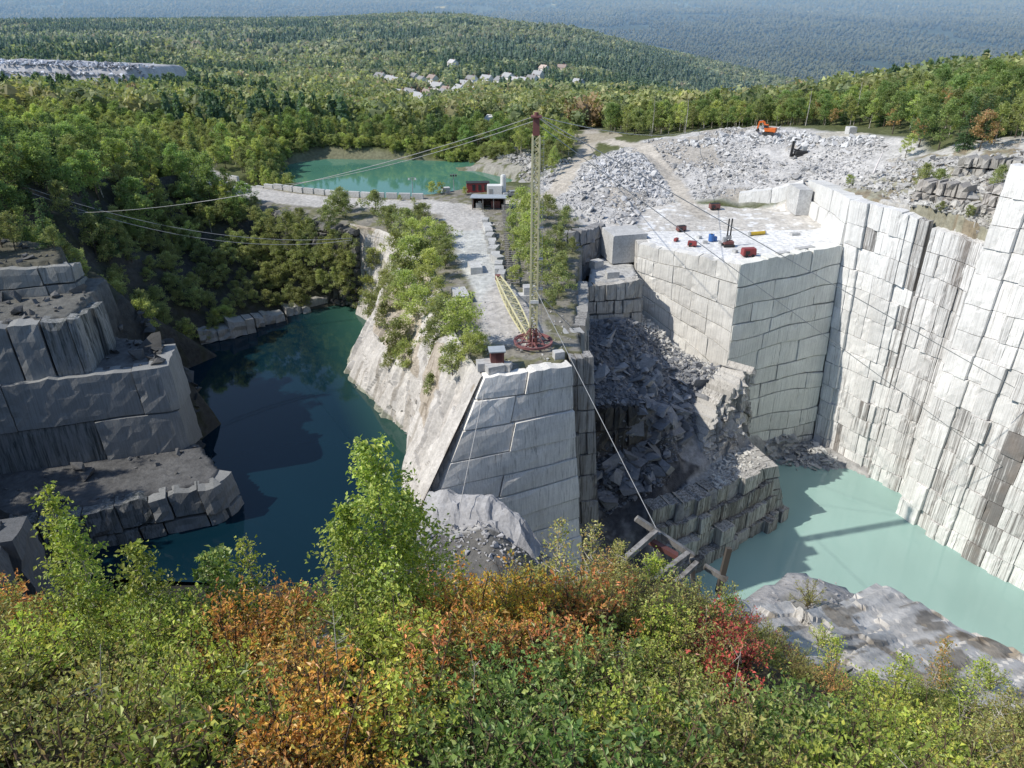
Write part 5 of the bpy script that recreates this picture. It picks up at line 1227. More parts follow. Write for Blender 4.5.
# ------------------------------------------------------------------ the far forest (one mass)
def blob(rng):
    import bmesh
    bm = bmesh.new(); bmesh.ops.create_icosphere(bm, subdivisions=1, radius=1)
    for v in bm.verts: v.co *= rng.uniform(.75, 1.15)
    bm.verts.index_update(); V = np.array([v.co for v in bm.verts]); F = np.array([[v.index for v in f.verts] for f in bm.faces]); bm.free(); return V, F
def far_template(rng, conifer, nleaf):
    V, F = blob(rng); V = V * np.array((.62, .62, .62))
    if conifer:
        n = 7; V = [(0, 0, 1.0)]; F = []
        rings = [(.80, .1), (.42, .17), (.5, .24), (.10, .34)]
        V = np.array([(0, 0, 1)] + [(math.cos(a) * r_, math.sin(a) * r_, z) for z, r_ in ((.62, .15), (.55, .10), (.3, .24), (.04, .30)) for a in np.linspace(0, 6.283, n, endpoint=False) + rng.random()])
        F = [(0, 1 + i, 1 + (i + 1) % n) for i in range(n)]
        for k in range(3):
            for i in range(n):
                a = 1 + k * n + i; b = 1 + k * n + (i + 1) % n; F += [(a, a + n, b + n), (a, b + n, b)]
        F = np.array(F); K = np.full(len(V), .9)
        t = rng.random(nleaf); a = rng.uniform(0, 6.283, nleaf); r_ = .32 * (1 - t) + .02
        P = np.stack([np.cos(a) * r_, np.sin(a) * r_, t * .95 + .03], 1); sz = .13 if nleaf < 40 else (.10 if nleaf < 100 else .07)
    else:
        V = V * np.array((.55, .55, .72)) + np.array((0, 0, .55)); K = np.full(len(V), .8)
        d = rng.normal(size=(nleaf, 3)); d /= np.linalg.norm(d, axis=1)[:, None]
        lump = 1 + .28 * np.sin(d[:, 0] * 4 + rng.random() * 6) * np.sin(d[:, 1] * 4 + 1) + .15 * rng.normal(size=nleaf)
        P = d * np.array((.36, .36, .44)) * lump[:, None] + np.array((0, 0, .54)); sz = .17 if nleaf < 40 else (.13 if nleaf < 100 else .085)
    LV = []; LF = []
    for i in range(nleaf):
        c = P[i]; u = rng.normal(size=3); u /= np.linalg.norm(u); w = np.cross(u, rng.normal(size=3)); w /= np.linalg.norm(w); s = sz * rng.uniform(.6, 1.4)
        LV += [c + u * s, c - u * s * .5 + w * s * .8, c - u * s * .5 - w * s * .8]
    if nleaf:
        LF = np.arange(nleaf * 3).reshape(-1, 3) + len(V); V = np.concatenate([V, np.array(LV)]); F = np.concatenate([F, LF])
        K = np.concatenate([K, np.repeat(rng.uniform(.75, 1.35, nleaf), 3)])
    return V, F, K

def far_forest(name, label, pts, hts, conif, cols, nleaf, seed):
    rng = np.random.default_rng(seed)
    TT = {c: [far_template(rng, c, nleaf) for _ in range(7)] for c in (False, True)}
    VA = []; FA = []; CA = []; o_ = 0
    ti = rng.integers(7, size=len(pts))
    for c in (False, True):
        for k in range(7):
            m = np.nonzero((conif == c) & (ti == k))[0]
            if not len(m): continue
            V, F, K = TT[c][k]; n = len(m)
            a = rng.uniform(0, 6.283, n); ca, sa = np.cos(a), np.sin(a)
            s = hts[m]; wd = s * rng.uniform(.8, 1.25, n) * (.85 if c else 1.05)
            X = (V[None, :, 0] * ca[:, None] - V[None, :, 1] * sa[:, None]) * wd[:, None] + pts[m, 0][:, None]
            Y = (V[None, :, 0] * sa[:, None] + V[None, :, 1] * ca[:, None]) * wd[:, None] + pts[m, 1][:, None]
            Z = V[None, :, 2] * s[:, None] + pts[m, 2][:, None]
            VA.append(np.stack([X, Y, Z], -1).reshape(-1, 3))
            FA.append((F[None] + (np.arange(n) * len(V))[:, None, None] + o_).reshape(-1, 3)); o_ += n * len(V)
            CA.append((cols[m][:, None, :] * K[None, :, None]).reshape(-1, 3))
    return tag(obj(name, mesh_data(name, np.concatenate(VA), np.concatenate(FA), M_FOREST, {'col': np.concatenate(CA)})), label, 'forest', None, 'stuff')

def forest_points(D0, D1, spacing, seed, az=44):
    rng = np.random.default_rng(seed)
    n = int(.5 * (D1 ** 2 - D0 ** 2) * 2 * R(az) / spacing ** 2)
    Dd = np.sqrt(rng.uniform(D0 ** 2, D1 ** 2, n)); a = rng.uniform(-R(az), R(az), n)
    x, y = np.sin(a) * Dd, np.cos(a) * Dd
    k = y > 250
    k &= (sdist([(-90, 284), (-12, 284), (6, 258), (12, 250), (20, 250), (46, 262), (86, 250), (106, 230), (112, 200), (200, 290), (112, 300), (40, 324), (-110, 324)], x, y) > 0)
    k &= (sdist(LAKE, x, y) > 3) & (pdist(ROAD1, x, y) > 5) & (pdist(ROAD2, x, y) > 5) & (sdist([(-104, 236), (-88, 232), (-82, 246), (-84, 284), (-150, 312), (-190, 262), (-140, 240)], x, y) > 0)
    k &= (sdist(HEAPF, x, y) > 0)
    for hx_, hy_ in HOUSES:
        vx, vy = hx_ / math.hypot(hx_, hy_), hy_ / math.hypot(hx_, hy_)
        t_ = (hx_ - x) * vx + (hy_ - y) * vy; s_ = np.abs(-(hx_ - x) * vy + (hy_ - y) * vx)
        k &= ~((t_ > -10) & (t_ < 75) & (s_ < 9))
    x, y = x[k], y[k]
    return x, y, H(x, y, False), rng

def forest_cols(x, y, rng, haze):
    D = np.hypot(x, y)
    p = fbm(x * .012, y * .012, 61, 3); p2 = fbm(x * .004, y * .004, 65, 2); q = rng.random(len(x))
    con = (p + p2 * .9 + q * .5) > .42
    g = np.array(((.070, .094, .028), (.092, .112, .034), (.055, .080, .028), (.105, .110, .040), (.115, .085, .040), (.13, .145, .04)))
    ci = np.select([q < .27, q < .50, q < .70, q < .88, q < .92], [0, 1, 2, 3, 4], 5)
    c = g[ci] * (1 + rng.uniform(-.22, .22, len(x)))[:, None]
    c[con] = np.array((.026, .055, .026)) * (1 + rng.uniform(-.2, .25, con.sum()))[:, None]
    f = np.clip((D - 200) / 2300, 0, .45)[:, None] * haze  # haze painted into the leaf colours by distance
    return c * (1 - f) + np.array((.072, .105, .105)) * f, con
for nm, D0, D1, sp, nl, sd_, lb in (('forest', 290, 520, 5.4, 170, 1, 'nearer mass of mixed green forest beyond the pond'), ('forest', 520, 950, 6.4, 46, 2, 'wide mixed forest around the village'), ('forest', 950, 2500, 10.0, 12, 3, 'distant forest covering the rounded hill')):
    x, y, z, rg_ = forest_points(D0, D1, sp, sd_)
    cc, con = forest_cols(x, y, rg_, 1.0)
    hts = rg_.uniform(7.5, 13.5, len(x)) * (1.0 if D1 < 1000 else 1.25) * np.where(con, 1.15, 1)
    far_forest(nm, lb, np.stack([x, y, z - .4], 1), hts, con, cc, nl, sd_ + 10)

# wooded valley far below, very large soft clumps
rgv = np.random.default_rng(99); nv_ = 64000
Dv = 2600 * (26000 / 2600) ** rgv.random(nv_); av = rgv.uniform(-R(40), R(40), nv_)
_ra = np.geomspace(2500, 32000, 170); _aa = np.linspace(R(-50), R(50), 520)
ir = np.clip(np.searchsorted(_ra, Dv) - 1, 0, 168); ja = np.clip(np.searchsorted(_aa, av) - 1, 0, 518)
fr_ = (Dv - _ra[ir]) / (_ra[ir + 1] - _ra[ir])
zv = hz[ir, ja] * (1 - fr_) + hz[ir + 1, ja] * fr_
xv, yv = np.sin(av) * Dv, np.cos(av) * Dv
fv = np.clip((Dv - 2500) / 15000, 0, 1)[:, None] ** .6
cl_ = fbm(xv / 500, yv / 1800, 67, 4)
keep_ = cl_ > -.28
cv_ = (np.array((.050, .066, .040)) * (1 - fv) + np.array((.060, .080, .066)) * fv) * (1 + rgv.uniform(-.14, .14, nv_) * (1 - .6 * fv[:, 0]) + .45 * cl_)[:, None]  # clump colour ramps bluer with distance, painted haze
k_ = keep_
for cx_, cy_, hw_ in FIELDS: k_ = k_ & ~((np.abs(xv - cx_) < hw_ * 1.1) & (np.abs(yv - cy_) < 520))
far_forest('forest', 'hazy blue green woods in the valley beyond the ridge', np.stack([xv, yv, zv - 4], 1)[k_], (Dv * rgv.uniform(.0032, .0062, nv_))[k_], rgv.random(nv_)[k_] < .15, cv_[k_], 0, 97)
# ------------------------------------------------------------------ derrick
M_RUST = paint('rusty_red_steel', (.22, .085, .075), .75, 0, .5)
M_PINK = paint('faded_red_steel', (.30, .13, .13), .75, 0, .4)
M_YEL = paint('pale_yellow_steel', (.74, .69, .42), .65, 0, .35)
M_GREYST = paint('galvanised_steel', (.42, .43, .43), .5, .3, .3)
M_DARK = paint('dark_grease', (.035, .035, .035), .7, 0, .2)
M_CABLE = paint('wire_rope', (.45, .45, .45), .55, .3, .1)
M_WHITEP = paint('white_paint', (.78, .78, .76), .6, 0, .25)
M_RED = paint('red_paint', (.30, .05, .05), .5, 0, .3)
M_ORANGE = paint('orange_paint', (.70, .15, .02), .5, 0, .25)
M_BLUE = paint('blue_paint', (.05, .17, .48), .5, 0, .2)
M_TYRE = paint('black_rubber', (.02, .02, .02), .85, 0, .1)
M_TINROOF = paint('pale_tin_roof', (.50, .54, .57), .5, .2, .35, 1.0)
M_CONC = paint('pale_concrete', (.50, .49, .47), .85, 0, .4)

mx, my = 3.4, 110.0
mz = H(mx, my)[0] + .1
d = empty('derrick', (mx, my, mz), 0, 'tall pale yellow lattice derrick mast standing on a red wheel at the cliff edge', 'derrick')
w = .78; TOP = 35.0
lat = MB()
def latt(mb, P0, P1, w0, w1, n, leg, br):
    P0, P1 = Vector(P0), Vector(P1); ax = (P1 - P0).normalized()
    up = Vector((0, 1, 0)) if abs(ax.y) < .8 else Vector((0, 0, 1))
    a = ax.cross(up).normalized(); b = ax.cross(a)
    c = []
    for i in range(n + 1):
        f = i / n; p = P0.lerp(P1, f); ww = w0 + (w1 - w0) * math.sin(math.pi * min(f, 1)) if w1 > w0 else w0 + (w1 - w0) * f
        c.append([p + a * ww * sx + b * ww * sy for sx, sy in ((-1, -1), (1, -1), (1, 1), (-1, 1))])
    for i in range(n):
        for k in range(4):
            mb.bar(c[i][k], c[i + 1][k], leg)
            k2 = (k + 1) % 4
            mb.bar(c[i][k], c[i][k2], br)
            if (i + k) % 2: mb.bar(c[i][k], c[i + 1][k2], br)
            else: mb.bar(c[i][k2], c[i + 1][k], br)
latt(lat, (0, 0, 3.2), (0, 0, TOP - 2.6), .52, .48, 30, .26, .13)
lat.build('mast', M_YEL, d)
bs = MB(); latt(bs, (0, 0, .3), (0, 0, 3.3), .38, .52, 3, .26, .12); bs.box((0, 0, .35), (1.5, 1.5, .7), 0, .7); bs.build('mast_foot', M_RUST, d)
cap = MB(); cap.box((0, 0, TOP - 1.4), (.95, .95, 2.4), 0, .9); cap.box((0, 0, TOP - .1), (1.5, 1.5, .22)); cap.cyl((0, 0, TOP + .2), .3, .5, 10); cap.build('mast_head', M_RUST, d)
ld = MB()
for s in (-.22, .22): ld.bar((1.0 + s, -.75, .6), (.85 + s, -.68, TOP - 3), .05)
for i in range(58): ld.bar((.78 - .0 + .15 * (1 - i / 58), -.75, 1 + i * .55), (1.22 + .0 - .0 + .0 * i, -.75, 1 + i * .55), .04)
ld.build('ladder', M_GREYST, d)
wh = MB(); wh.ring((0, 0, .55), 2.75, 3.1, .32, 40); wh.ring((0, 0, .75), 2.95, 3.15, .12, 40)
for i in range(8):
    a = i * math.pi / 4 + .2; wh.bar((.3 * math.cos(a), .3 * math.sin(a), .55), (2.9 * math.cos(a), 2.9 * math.sin(a), .55), .2)
wh.build('bull_wheel', M_PINK, d)
gs = MB()
for i in range(6):
    a = i * math.pi / 3 + .4; gs.bar((2.2 * math.cos(a), 2.2 * math.sin(a), .55), (.35 * math.cos(a), .35 * math.sin(a), 3.0), .12)
gs.build('brace', M_PINK, d)
bm_ = MB(); latt(bm_, (-.5, .6, 1.0), (-6.0, 26.2, 2.0), .45, .85, 18, .2, .085); bm_.build('boom', M_YEL, d)
MB().box((-6.05, 26.6, 2.0), (1.0, 1.2, 1.0), .2).cyl((-6.1, 27.0, 2.0), .55, .3, 14, 'x').build('boom_tip', M_RUST, d)
pl = MB()
for zz, sx in ((9.6, .9), (14.4, .8), (19.2, .8)): pl.box((.55 * sx + .4, -.2, zz), (.9, 1.2, .08)); pl.box((.95, -.1, zz + .7), (.06, 1.0, .9))
pl.build('platform', M_GREYST, d)
MB().box((0.1, -.1, 7.6), (1.35, 1.3, .5)).build('clamp_band', M_WHITEP, d)

def cable(name_label, a, b, sag=0.0, r=.05, group=None, n=16):
    a, b = Vector(a), Vector(b); pts = []
    for i in range(n + 1):
        f = i / n; p = a.lerp(b, f); p.z -= sag * 4 * f * (1 - f); pts.append(p)
    mb = MB(); mb.tube(pts, r if not hasattr(r, '__len__') else [r[0] + (r[1] - r[0]) * i / n for i in range(n + 1)], 5)
    return tag(mb.build('cable', M_CABLE), name_label, 'cable', group)
head = Vector((mx, my, mz + TOP))
def wallpt(px, py, D): return Vector(at(px, py, D=D))
cable('guy cable from the mast head sloping right over the waste slope', head, (72, 285, 8), 3, .06)
cable('guy cable from the mast head down to the dirt track behind', head, (27.5, 292, 2.2), 1.5, .07)
cable('upper guy cable from the mast head to the wooded slope on the left', head, at(72, 213, D=150), 3, .045)
cable('lower guy cable from the mast head to the left, across the pond', head - Vector((0, 0, .6)), at(222, 186, D=222), 3, .045)
cable('guy cable from the mast crossing in front of the shaded bench wall', head - Vector((0, 0, 1)), wallpt(1010, 472, 118), 0, .055)
cable('upper guy cable from the mast to the tallest white cliff', head, wallpt(1015, 388, 116), 0, .065)
cable('steel cable from the mast down to the timber frame in the foreground', (mx + .3, my - .2, mz + 9.4), at(656, 528, D=17.1), 0, (.05, .012))
cable('cable hanging over the shaded granite face', (-3.4, 100.6, .8), (-7.6, 86.5, -15.4), 0, .055)
cable('short stay rod leaning right of the mast', (mx + 1.2, my + 6, mz + 6.2), (10.6, 118.6, -1.0), 0, .07)
cable('upper of two slack cables sagging across the dark left wood', at(0, 178, D=150), at(352, 238, D=172), 4.5, .06)
cable('lower of two slack cables sagging across the dark left wood', at(0, 181, D=149), at(352, 240, D=171.5), 5.4, .06)

# ------------------------------------------------------------------ huts, shed, containers
x, y, _ = at(497, 365, .4); z = H(x, y)[0]
o = empty('hut', (x, y, z + .6), .12, 'small rust red hut with a pale flat roof on the cliff edge', 'hut')
MB().box((0, 0, 1.15), (2.0, 1.7, 2.3)).build('wall', M_RUST, o)
MB().box((0, 0, 2.4), (2.5, 2.2, .18)).build('roof', M_TINROOF, o)
MB().box((.2, -.88, 1.0), (.85, .06, 1.9)).build('door', paint('dark_red_door', (.13, .04, .04), .7), o)
MB().box((0, 0, -.2), (2.6, 2.2, .6)).build('footing', M_CONC, o)
x, y, _ = at(487, 208, 0); z = H(x, y)[0]
o = empty('open_shed', (x + .5, y, z), -.05, 'open fronted shed with a pale tin roof beside the gravel road', 'shed')
MB().box((0, 3.0, 1.3), (8.4, .25, 2.6)).box((-4.1, 1.2, 1.3), (.25, 3.6, 2.6)).box((4.1, 1.2, 1.3), (.25, 3.6, 2.6)).build('wall', paint('dark_barn_board', (.12, .075, .06), .85), o)
rf = MB(); rf.add([(-4.8, -2.2, 3.2), (4.8, -2.2, 3.2), (4.8, 3.6, 2.75), (-4.8, 3.6, 2.75), (-4.8, -2.2, 3.02), (4.8, -2.2, 3.02), (4.8, 3.6, 2.57), (-4.8, 3.6, 2.57)], [(0, 1, 2, 3), (7, 6, 5, 4), (0, 4, 5, 1), (1, 5, 6, 2), (2, 6, 7, 3), (3, 7, 4, 0)])
rf.build('roof', M_TINROOF, o)
for xx in (-4.2, -1.4, 1.4, 4.2): MB().bar((xx, -1.9, 0), (xx, -1.9, 3.1), .22).build('post', M_TIMBER, o)
MB().box((-2.6, .2, .7), (1.6, 1.4, 1.4)).box((-2.4, 0, 1.6), (.7, .7, .4)).build('machine', M_GREYST, o)
MB().box((1.8, .8, .9), (2.4, 1.4, 1.8)).build('crate', M_RUST, o)
x, y, _ = at(478, 193, 0); z = H(x, y)[0]
o = empty('container', (x, y, z), .1, 'long dark red container cabin beside the green pond', 'container')
MB().box((0, 0, 1.35), (6.4, 2.5, 2.5)).build('body', M_RED, o)
for k in range(3): MB().box((-1.2 + 1.7 * k, -1.27, 1.4), (.9, .08, 1.7)).build('door' if k == 1 else 'window', M_GLASS if k != 1 else M_DARK, o)
MB().box((0, 0, 2.68), (6.6, 2.7, .14)).build('roof', M_DARK, o)
x, y, _ = at(499, 196, 0); z = H(x, y)[0]
o = empty('tank_plant', (x, y, z), 0, 'white block shaped plant with a small tower behind the shed', 'plant')
MB().box((-1.2, 0, 1.5), (4.2, 2.4, 3.0), 0, 1, .1).build('body', M_WHITEP, o)
MB().cyl((1.2, .4, 2.7), .8, 5.4, 14).cyl((1.2, .4, 5.5), .5, .4, 12).build('silo', M_WHITEP, o)
MB().box((-2.2, -1.22, 1.2), (1.0, .06, 1.8)).build('door', M_GREYST, o)

def vehicle(x, y, rz, colr, lb, cat='van'):
    z = H(x, y)[0]; o = empty('parked_car', (x, y, z), rz, lb, cat)
    b = MB(); L, Wd = 4.4, 1.8
    prof = [(-2.2, .35), (-2.2, .85), (-2.05, .98), (-1.0, 1.02), (-.35, 1.5), (1.3, 1.55), (2.05, 1.05), (2.2, .9), (2.2, .35)]
    n = len(prof); P = [(p[0], -Wd / 2 * (.86 if p[1] > 1.2 else 1), p[1]) for p in prof] + [(p[0], Wd / 2 * (.86 if p[1] > 1.2 else 1), p[1]) for p in prof]
    b.add(P, [tuple(range(n))[::-1][::-1], tuple(range(n, 2 * n))[::-1]] + [(i, n + i, n + (i + 1) % n, (i + 1) % n) for i in range(n)])
    b.build('body', colr, o)
    MB().box((.45, 0, 1.28), (1.5, 1.72, .32)).build('side_window', M_GLASS, o)
    MB().add([(-.98, -.76, 1.06), (-.98, .76, 1.06), (-.42, .70, 1.48), (-.42, -.70, 1.48)], [(3, 2, 1, 0)]).build('windscreen', M_GLASS, o)
    for sx in (-1.4, 1.4):
        for sy in (-.82, .82):
            MB().cyl((sx, sy, .34), .34, .24, 14, 'y').build('wheel', M_TYRE, o)
    return o
x, y, _ = at(511, 197, 0); vehicle(x, y, .25, M_GREYST, 'silver car parked beside the white plant behind the shed', 'car')

def lamp_pole(px, py, z, h, lb, two):
    x, y, _ = at(px, py, z); z = H(x, y)[0]
    o = empty('light_pole', (x, y, z), .1, lb, 'light pole')
    MB().tube([(0, 0, 0), (0, 0, h)], [.12, .08], 8).build('pole', M_GREYST, o)
    MB().box((0, 0, h - .15), (2.0, .12, .12)).box((0, 0, h - .7), (1.4, .1, .1)).build('cross_arm', M_GREYST, o)
    for s in ((-.9, .9) if two else (-.7, 0, .7)): MB().box((s, -.15, h - .45), (.5, .35, .42), 0, .8).build('floodlight', M_WHITEP if two else M_DARK, o)
    MB().box((0, 0, .4), (1.1, 1.1, .8)).build('footing', M_CONC, o)
lamp_pole(413, 196, -.2, 6.8, 'floodlight pole at the pond edge, left of the two', True)
lamp_pole(454, 191, -.2, 6.2, 'floodlight pole at the pond edge, nearer the red container', False)
for px, py, lb in ((452, 193, 'pale blocks at the foot of the right floodlight pole'),):
    x, y, _ = at(px - 6, py, 0); block(x, y, (2.2, 1.6, 1.5), .3, lb, k=2)

# timber stairway in the thicket
o = empty('timber_stairway', (0, 0, 0), 0, 'weathered timber stairway running through the thicket beside the road', 'stairway')
P0, P1 = Vector((.2, 138, -.2)), Vector((-1.6, 196, 0.6))
rl = MB()
for s in (-.75, .75): rl.bar(P0 + Vector((s, 0, .55)), P1 + Vector((s, 0, .55)), .18, .3)
rl.build('rail', M_TIMBER, o)
for i in range(44):
    p = P0.lerp(P1, i / 43); MB().box((p.x, p.y, p.z + .78), (2.3, .34, .16), .03).build('tread', M_TIMBER, o)

# ------------------------------------------------------------------ machines on the bench
def ground_at(px, py, z=.1):
    x, y, _ = at(px, py, z); return x, y, H(x, y)[0]
def compressor(px, py, rz, s, mat, lb, cat='compressor'):
    x, y, z = ground_at(px, py); o = empty('compressor', (x, y, z), rz, lb, cat); o.scale = (s, s, s)
    MB().box((0, 0, 1.0), (2.9, 1.5, 1.3), 0, .96, .08).build('body', mat, o)
    MB().box((0, 0, 1.72), (2.6, 1.3, .12)).build('lid', M_DARK if mat is M_RUST else mat, o)
    MB().bar((1.4, 0, .5), (2.3, 0, .45), .1).build('tow_bar', M_DARK, o)
    for sx in (-.7, .7):
        for sy in (-.75, .75): MB().cyl((sx, sy, .32), .32, .22, 12, 'y').build('wheel', M_TYRE, o)
    MB().box((-.5, -.77, 1.0), (.9, .04, .7)).build('grille', M_DARK, o)
    return o
compressor(748, 256, .15, 1.05, M_RED, 'red compressor at the corner of the white bench')
compressor(714, 211, .1, .95, M_RUST, 'dull red compressor at the foot of the dirt track')
compressor(681, 231, .4, .8, M_RUST, 'low red machine left on the bench near the rubble', 'machine')
compressor(692, 246, -.3, .7, M_RED, 'small red machine nearest the sunny bench edge', 'machine')
compressor(676, 241, .9, .45, M_RED, 'smallest red machine at the left of the bench', 'machine')
x, y, z = ground_at(711, 241); o = empty('tank', (x, y, z), .2, 'blue tank standing among tools on the white bench', 'tank')
MB().cyl((0, 0, .9), .65, 1.5, 16).build('body', M_BLUE, o); MB().cyl((0, 0, 1.7), .25, .18, 10).build('cap', M_DARK, o); MB().box((1.0, .2, .55), (.8, .7, 1.0), .2, 1, .05).build('side_box', M_BLUE, o)
x, y, z = ground_at(728, 246); o = empty('drill_rig', (x, y, z), .1, 'drill rig with two upright masts in the middle of the bench', 'drill rig')
for sy in (-.7, .7): MB().box((0, sy, .3), (2.6, .45, .6), 0, 1, .12).build('track', M_DARK, o)
MB().box((0, 0, .95), (2.2, 1.3, .7), 0, .95, .06).build('body', M_RUST, o)
for s in (-.35, .35): MB().bar((s, .3, .8), (s, .4, 6.2), .2, .26).build('drill_mast', M_DARK, o)
MB().box((0, .3, 2.0), (1.2, .5, .8)).build('drill_head', M_GREYST, o)
MB().box((-1.0, 0, 1.6), (.6, 1.0, .9)).build('engine', M_GREYST, o)
x, y, z = ground_at(757, 235); o = empty('pipe', (x, y, z), .25, 'yellow cylinder lying on the white bench floor', 'pipe')
MB().cyl((0, 0, .45), .42, 4.0, 16, 'x').build('tube', paint('yellow_paint', (.62, .42, .04), .5), o); MB().cyl((-2.0, 0, .45), .5, .25, 16, 'x').cyl((2.0, 0, .45), .5, .25, 16, 'x').build('flange', M_GREYST, o)
for k, (px, py) in enumerate(((705, 243), (699, 238), (720, 243), (735, 252))):
    x, y, z = ground_at(px, py); block(x, y, (1.0, .8, .7), k * .7, ['small stone beside the blue tank', 'small stone left of the blue tank', 'small stone right of the blue tank', 'small stone near the red compressor'][k], k=k)

# orange excavator and dark drill on the waste slope
def excavator(x, y, z, rz, mat, lb, s=1.0, raised=True):
    o = empty('excavator', (x, y, z), rz, lb, 'excavator'); o.scale = (s, s, s)
    for sy in (-1.1, 1.1):
        tr = MB(); pts = [(-1.9, .45), (-1.5, .05), (1.5, .05), (1.9, .45), (1.5, .85), (-1.5, .85)]
        P = [(p[0], sy - .3, p[1]) for p in pts] + [(p[0], sy + .3, p[1]) for p in pts]
        tr.add(P, [tuple(range(6)), tuple(range(6, 12))[::-1]] + [(i, 6 + i, 6 + (i + 1) % 6, (i + 1) % 6) for i in range(6)]); tr.build('track', M_DARK, o)
    MB().box((-.5, 0, 1.6), (3.4, 2.4, 1.2), 0, .94, .12).build('body', mat, o)
    MB().box((-1.9, 0, 1.6), (.7, 2.4, 1.3), 0, .95, .1).build('counterweight', mat, o)
    cb = MB().box((.75, .7, 2.4), (1.3, 1.0, 1.7), 0, .88, .08).build('cab', mat, o); MB().box((.85, .7, 2.6), (1.28, 1.03, .8)).build('window', M_GLASS, cb)
    bo = MB(); P = [(1.0, -.1, 1.9), (1.9, -.1, 3.9), (3.3, -.1, 3.7)]
    for a, b in zip(P[:-1], P[1:]): bo.bar(a, b, .45, .6)
    bo.build('boom', mat, o)
    st = MB(); st.bar((3.3, -.1, 3.8), (3.7, -.1, 1.6), .35, .45); st.build('stick', mat, o)
    bk = MB(); bk.add([(p[0] - 1.65, p[1], p[2] - .1) for p in [(5.1, -.6, 1.9), (5.1, .5, 1.9), (5.9, .5, 1.3), (5.9, -.6, 1.3), (5.2, -.6, .7), (5.2, .5, .7), (4.7, .5, 1.2), (4.7, -.6, 1.2)]], [(0, 1, 2, 3), (3, 2, 5, 4), (4, 5, 6, 7), (7, 6, 1, 0), (0, 3, 4, 7), (1, 6, 5, 2)]); bk.build('bucket', M_DARK, o)
    for p, q in (((1.2, .3, 1.9), (2.4, .1, 3.6)), ((2.4, -.1, 4.2), (3.4, -.1, 4.1))): MB().bar(p, q, .14).build('ram', M_GREYST, o)
    return o
x, y, z = ray_ground(768, 137, 200, 300); excavator(x, y, z + .6, R(150), M_ORANGE, 'orange excavator on top of the waste slope in front of the trees', .95)
x, y, z = ray_ground(793, 158, 170, 260); o = empty('drill_rig', (x, y, z + .1), R(5), 'dark tracked drill with a short upright mast on the right of the waste slope', 'drill rig'); o.scale = (1.25,) * 3
for sy in (-.8, .8): MB().box((1.4, sy, .35), (3.4, .5, .7), 0, 1, .15).build('track', M_DARK, o)
MB().box((1.6, 0, 1.1), (2.8, 1.5, .8), 0, .95, .08).build('body', M_DARK, o)
MB().bar((-.6, 0, .2), (-.4, 0, 3.6), .4, .5).build('drill_mast', M_DARK, o)
MB().bar((-.4, 0, 1.9), (1.4, 0, 1.5), .25).build('boom', M_DARK, o); MB().box((2.4, .2, 1.9), (.9, .9, .8)).build('engine', M_GREYST, o)

# white log leaning above the bright wall
a = Vector(at(873, 174, D=176)); b = Vector(at(883, 152, D=178))
tag(MB().tube([a, (a + b) / 2, b], [.22, .2, .12], 7).build('fallen_log', paint('white_bark', (.75, .70, .68), .8)), 'pale bare trunk leaning on the rocks above the right wall', 'log')
# ------------------------------------------------------------------ timber frame at the near cliff edge
o = empty('timber_trestle', (0, 0, 0), 0, 'broken weathered timber frame at the cliff edge in the bushes', 'timber frame')
def T(px, py, D): return Vector(at(px, py, D=D))
for nm, mat, a, b, w, h in (('beam', M_TIMBER, T(636, 518, 17.4), T(693, 556, 17.0), .20, .26), ('beam', M_TIMBER, T(704, 566, 16.8), T(727, 580, 16.5), .2, .24), ('beam', M_TIMBER, T(656, 532, 17.1), T(624, 560, 16.0), .24, .26), ('beam', M_TIMBER, T(688, 554, 16.8), T(640, 590, 15.2), .24, .26), ('beam', M_TIMBER, T(697, 563, 16.6), T(664, 594, 15.4), .22, .22),
                            ('rusty_beam', M_RUST, T(650, 541, 17.0), T(677, 556, 16.8), .30, .22), ('post', paint('dark_timber', (.075, .065, .055), .9), T(729, 548, 16.8), T(718, 592, 16.5), .24, .24), ('post', M_TIMBER, T(658, 533, 17.1), T(662, 590, 17.1), .22, .22), ('post', M_TIMBER, T(692, 558, 16.9), T(694, 606, 16.9), .22, .22),
                            ('plank', M_TIMBER, T(676, 566, 16.6), T(655, 583, 15.9), .28, .06), ('plank', M_TIMBER, T(684, 572, 16.4), T(672, 584, 15.9), .28, .06)):
    MB().bar(a, b, w * .62, h * .62).build(nm, mat, o)
tag(MB().bar(at(806, 676, D=12.9), at(801, 694, D=12.6), .16, .16).build('rusty_post', M_RUST), 'short rusty post stub on the rock shelf beside the red bush', 'post')
tag(MB().bar(at(826, 683, D=13.1), at(852, 668, D=13.6), .07, .12).build('driftwood_plank', M_TIMBER), 'dark weathered plank lying on the near rock shelf', 'plank')

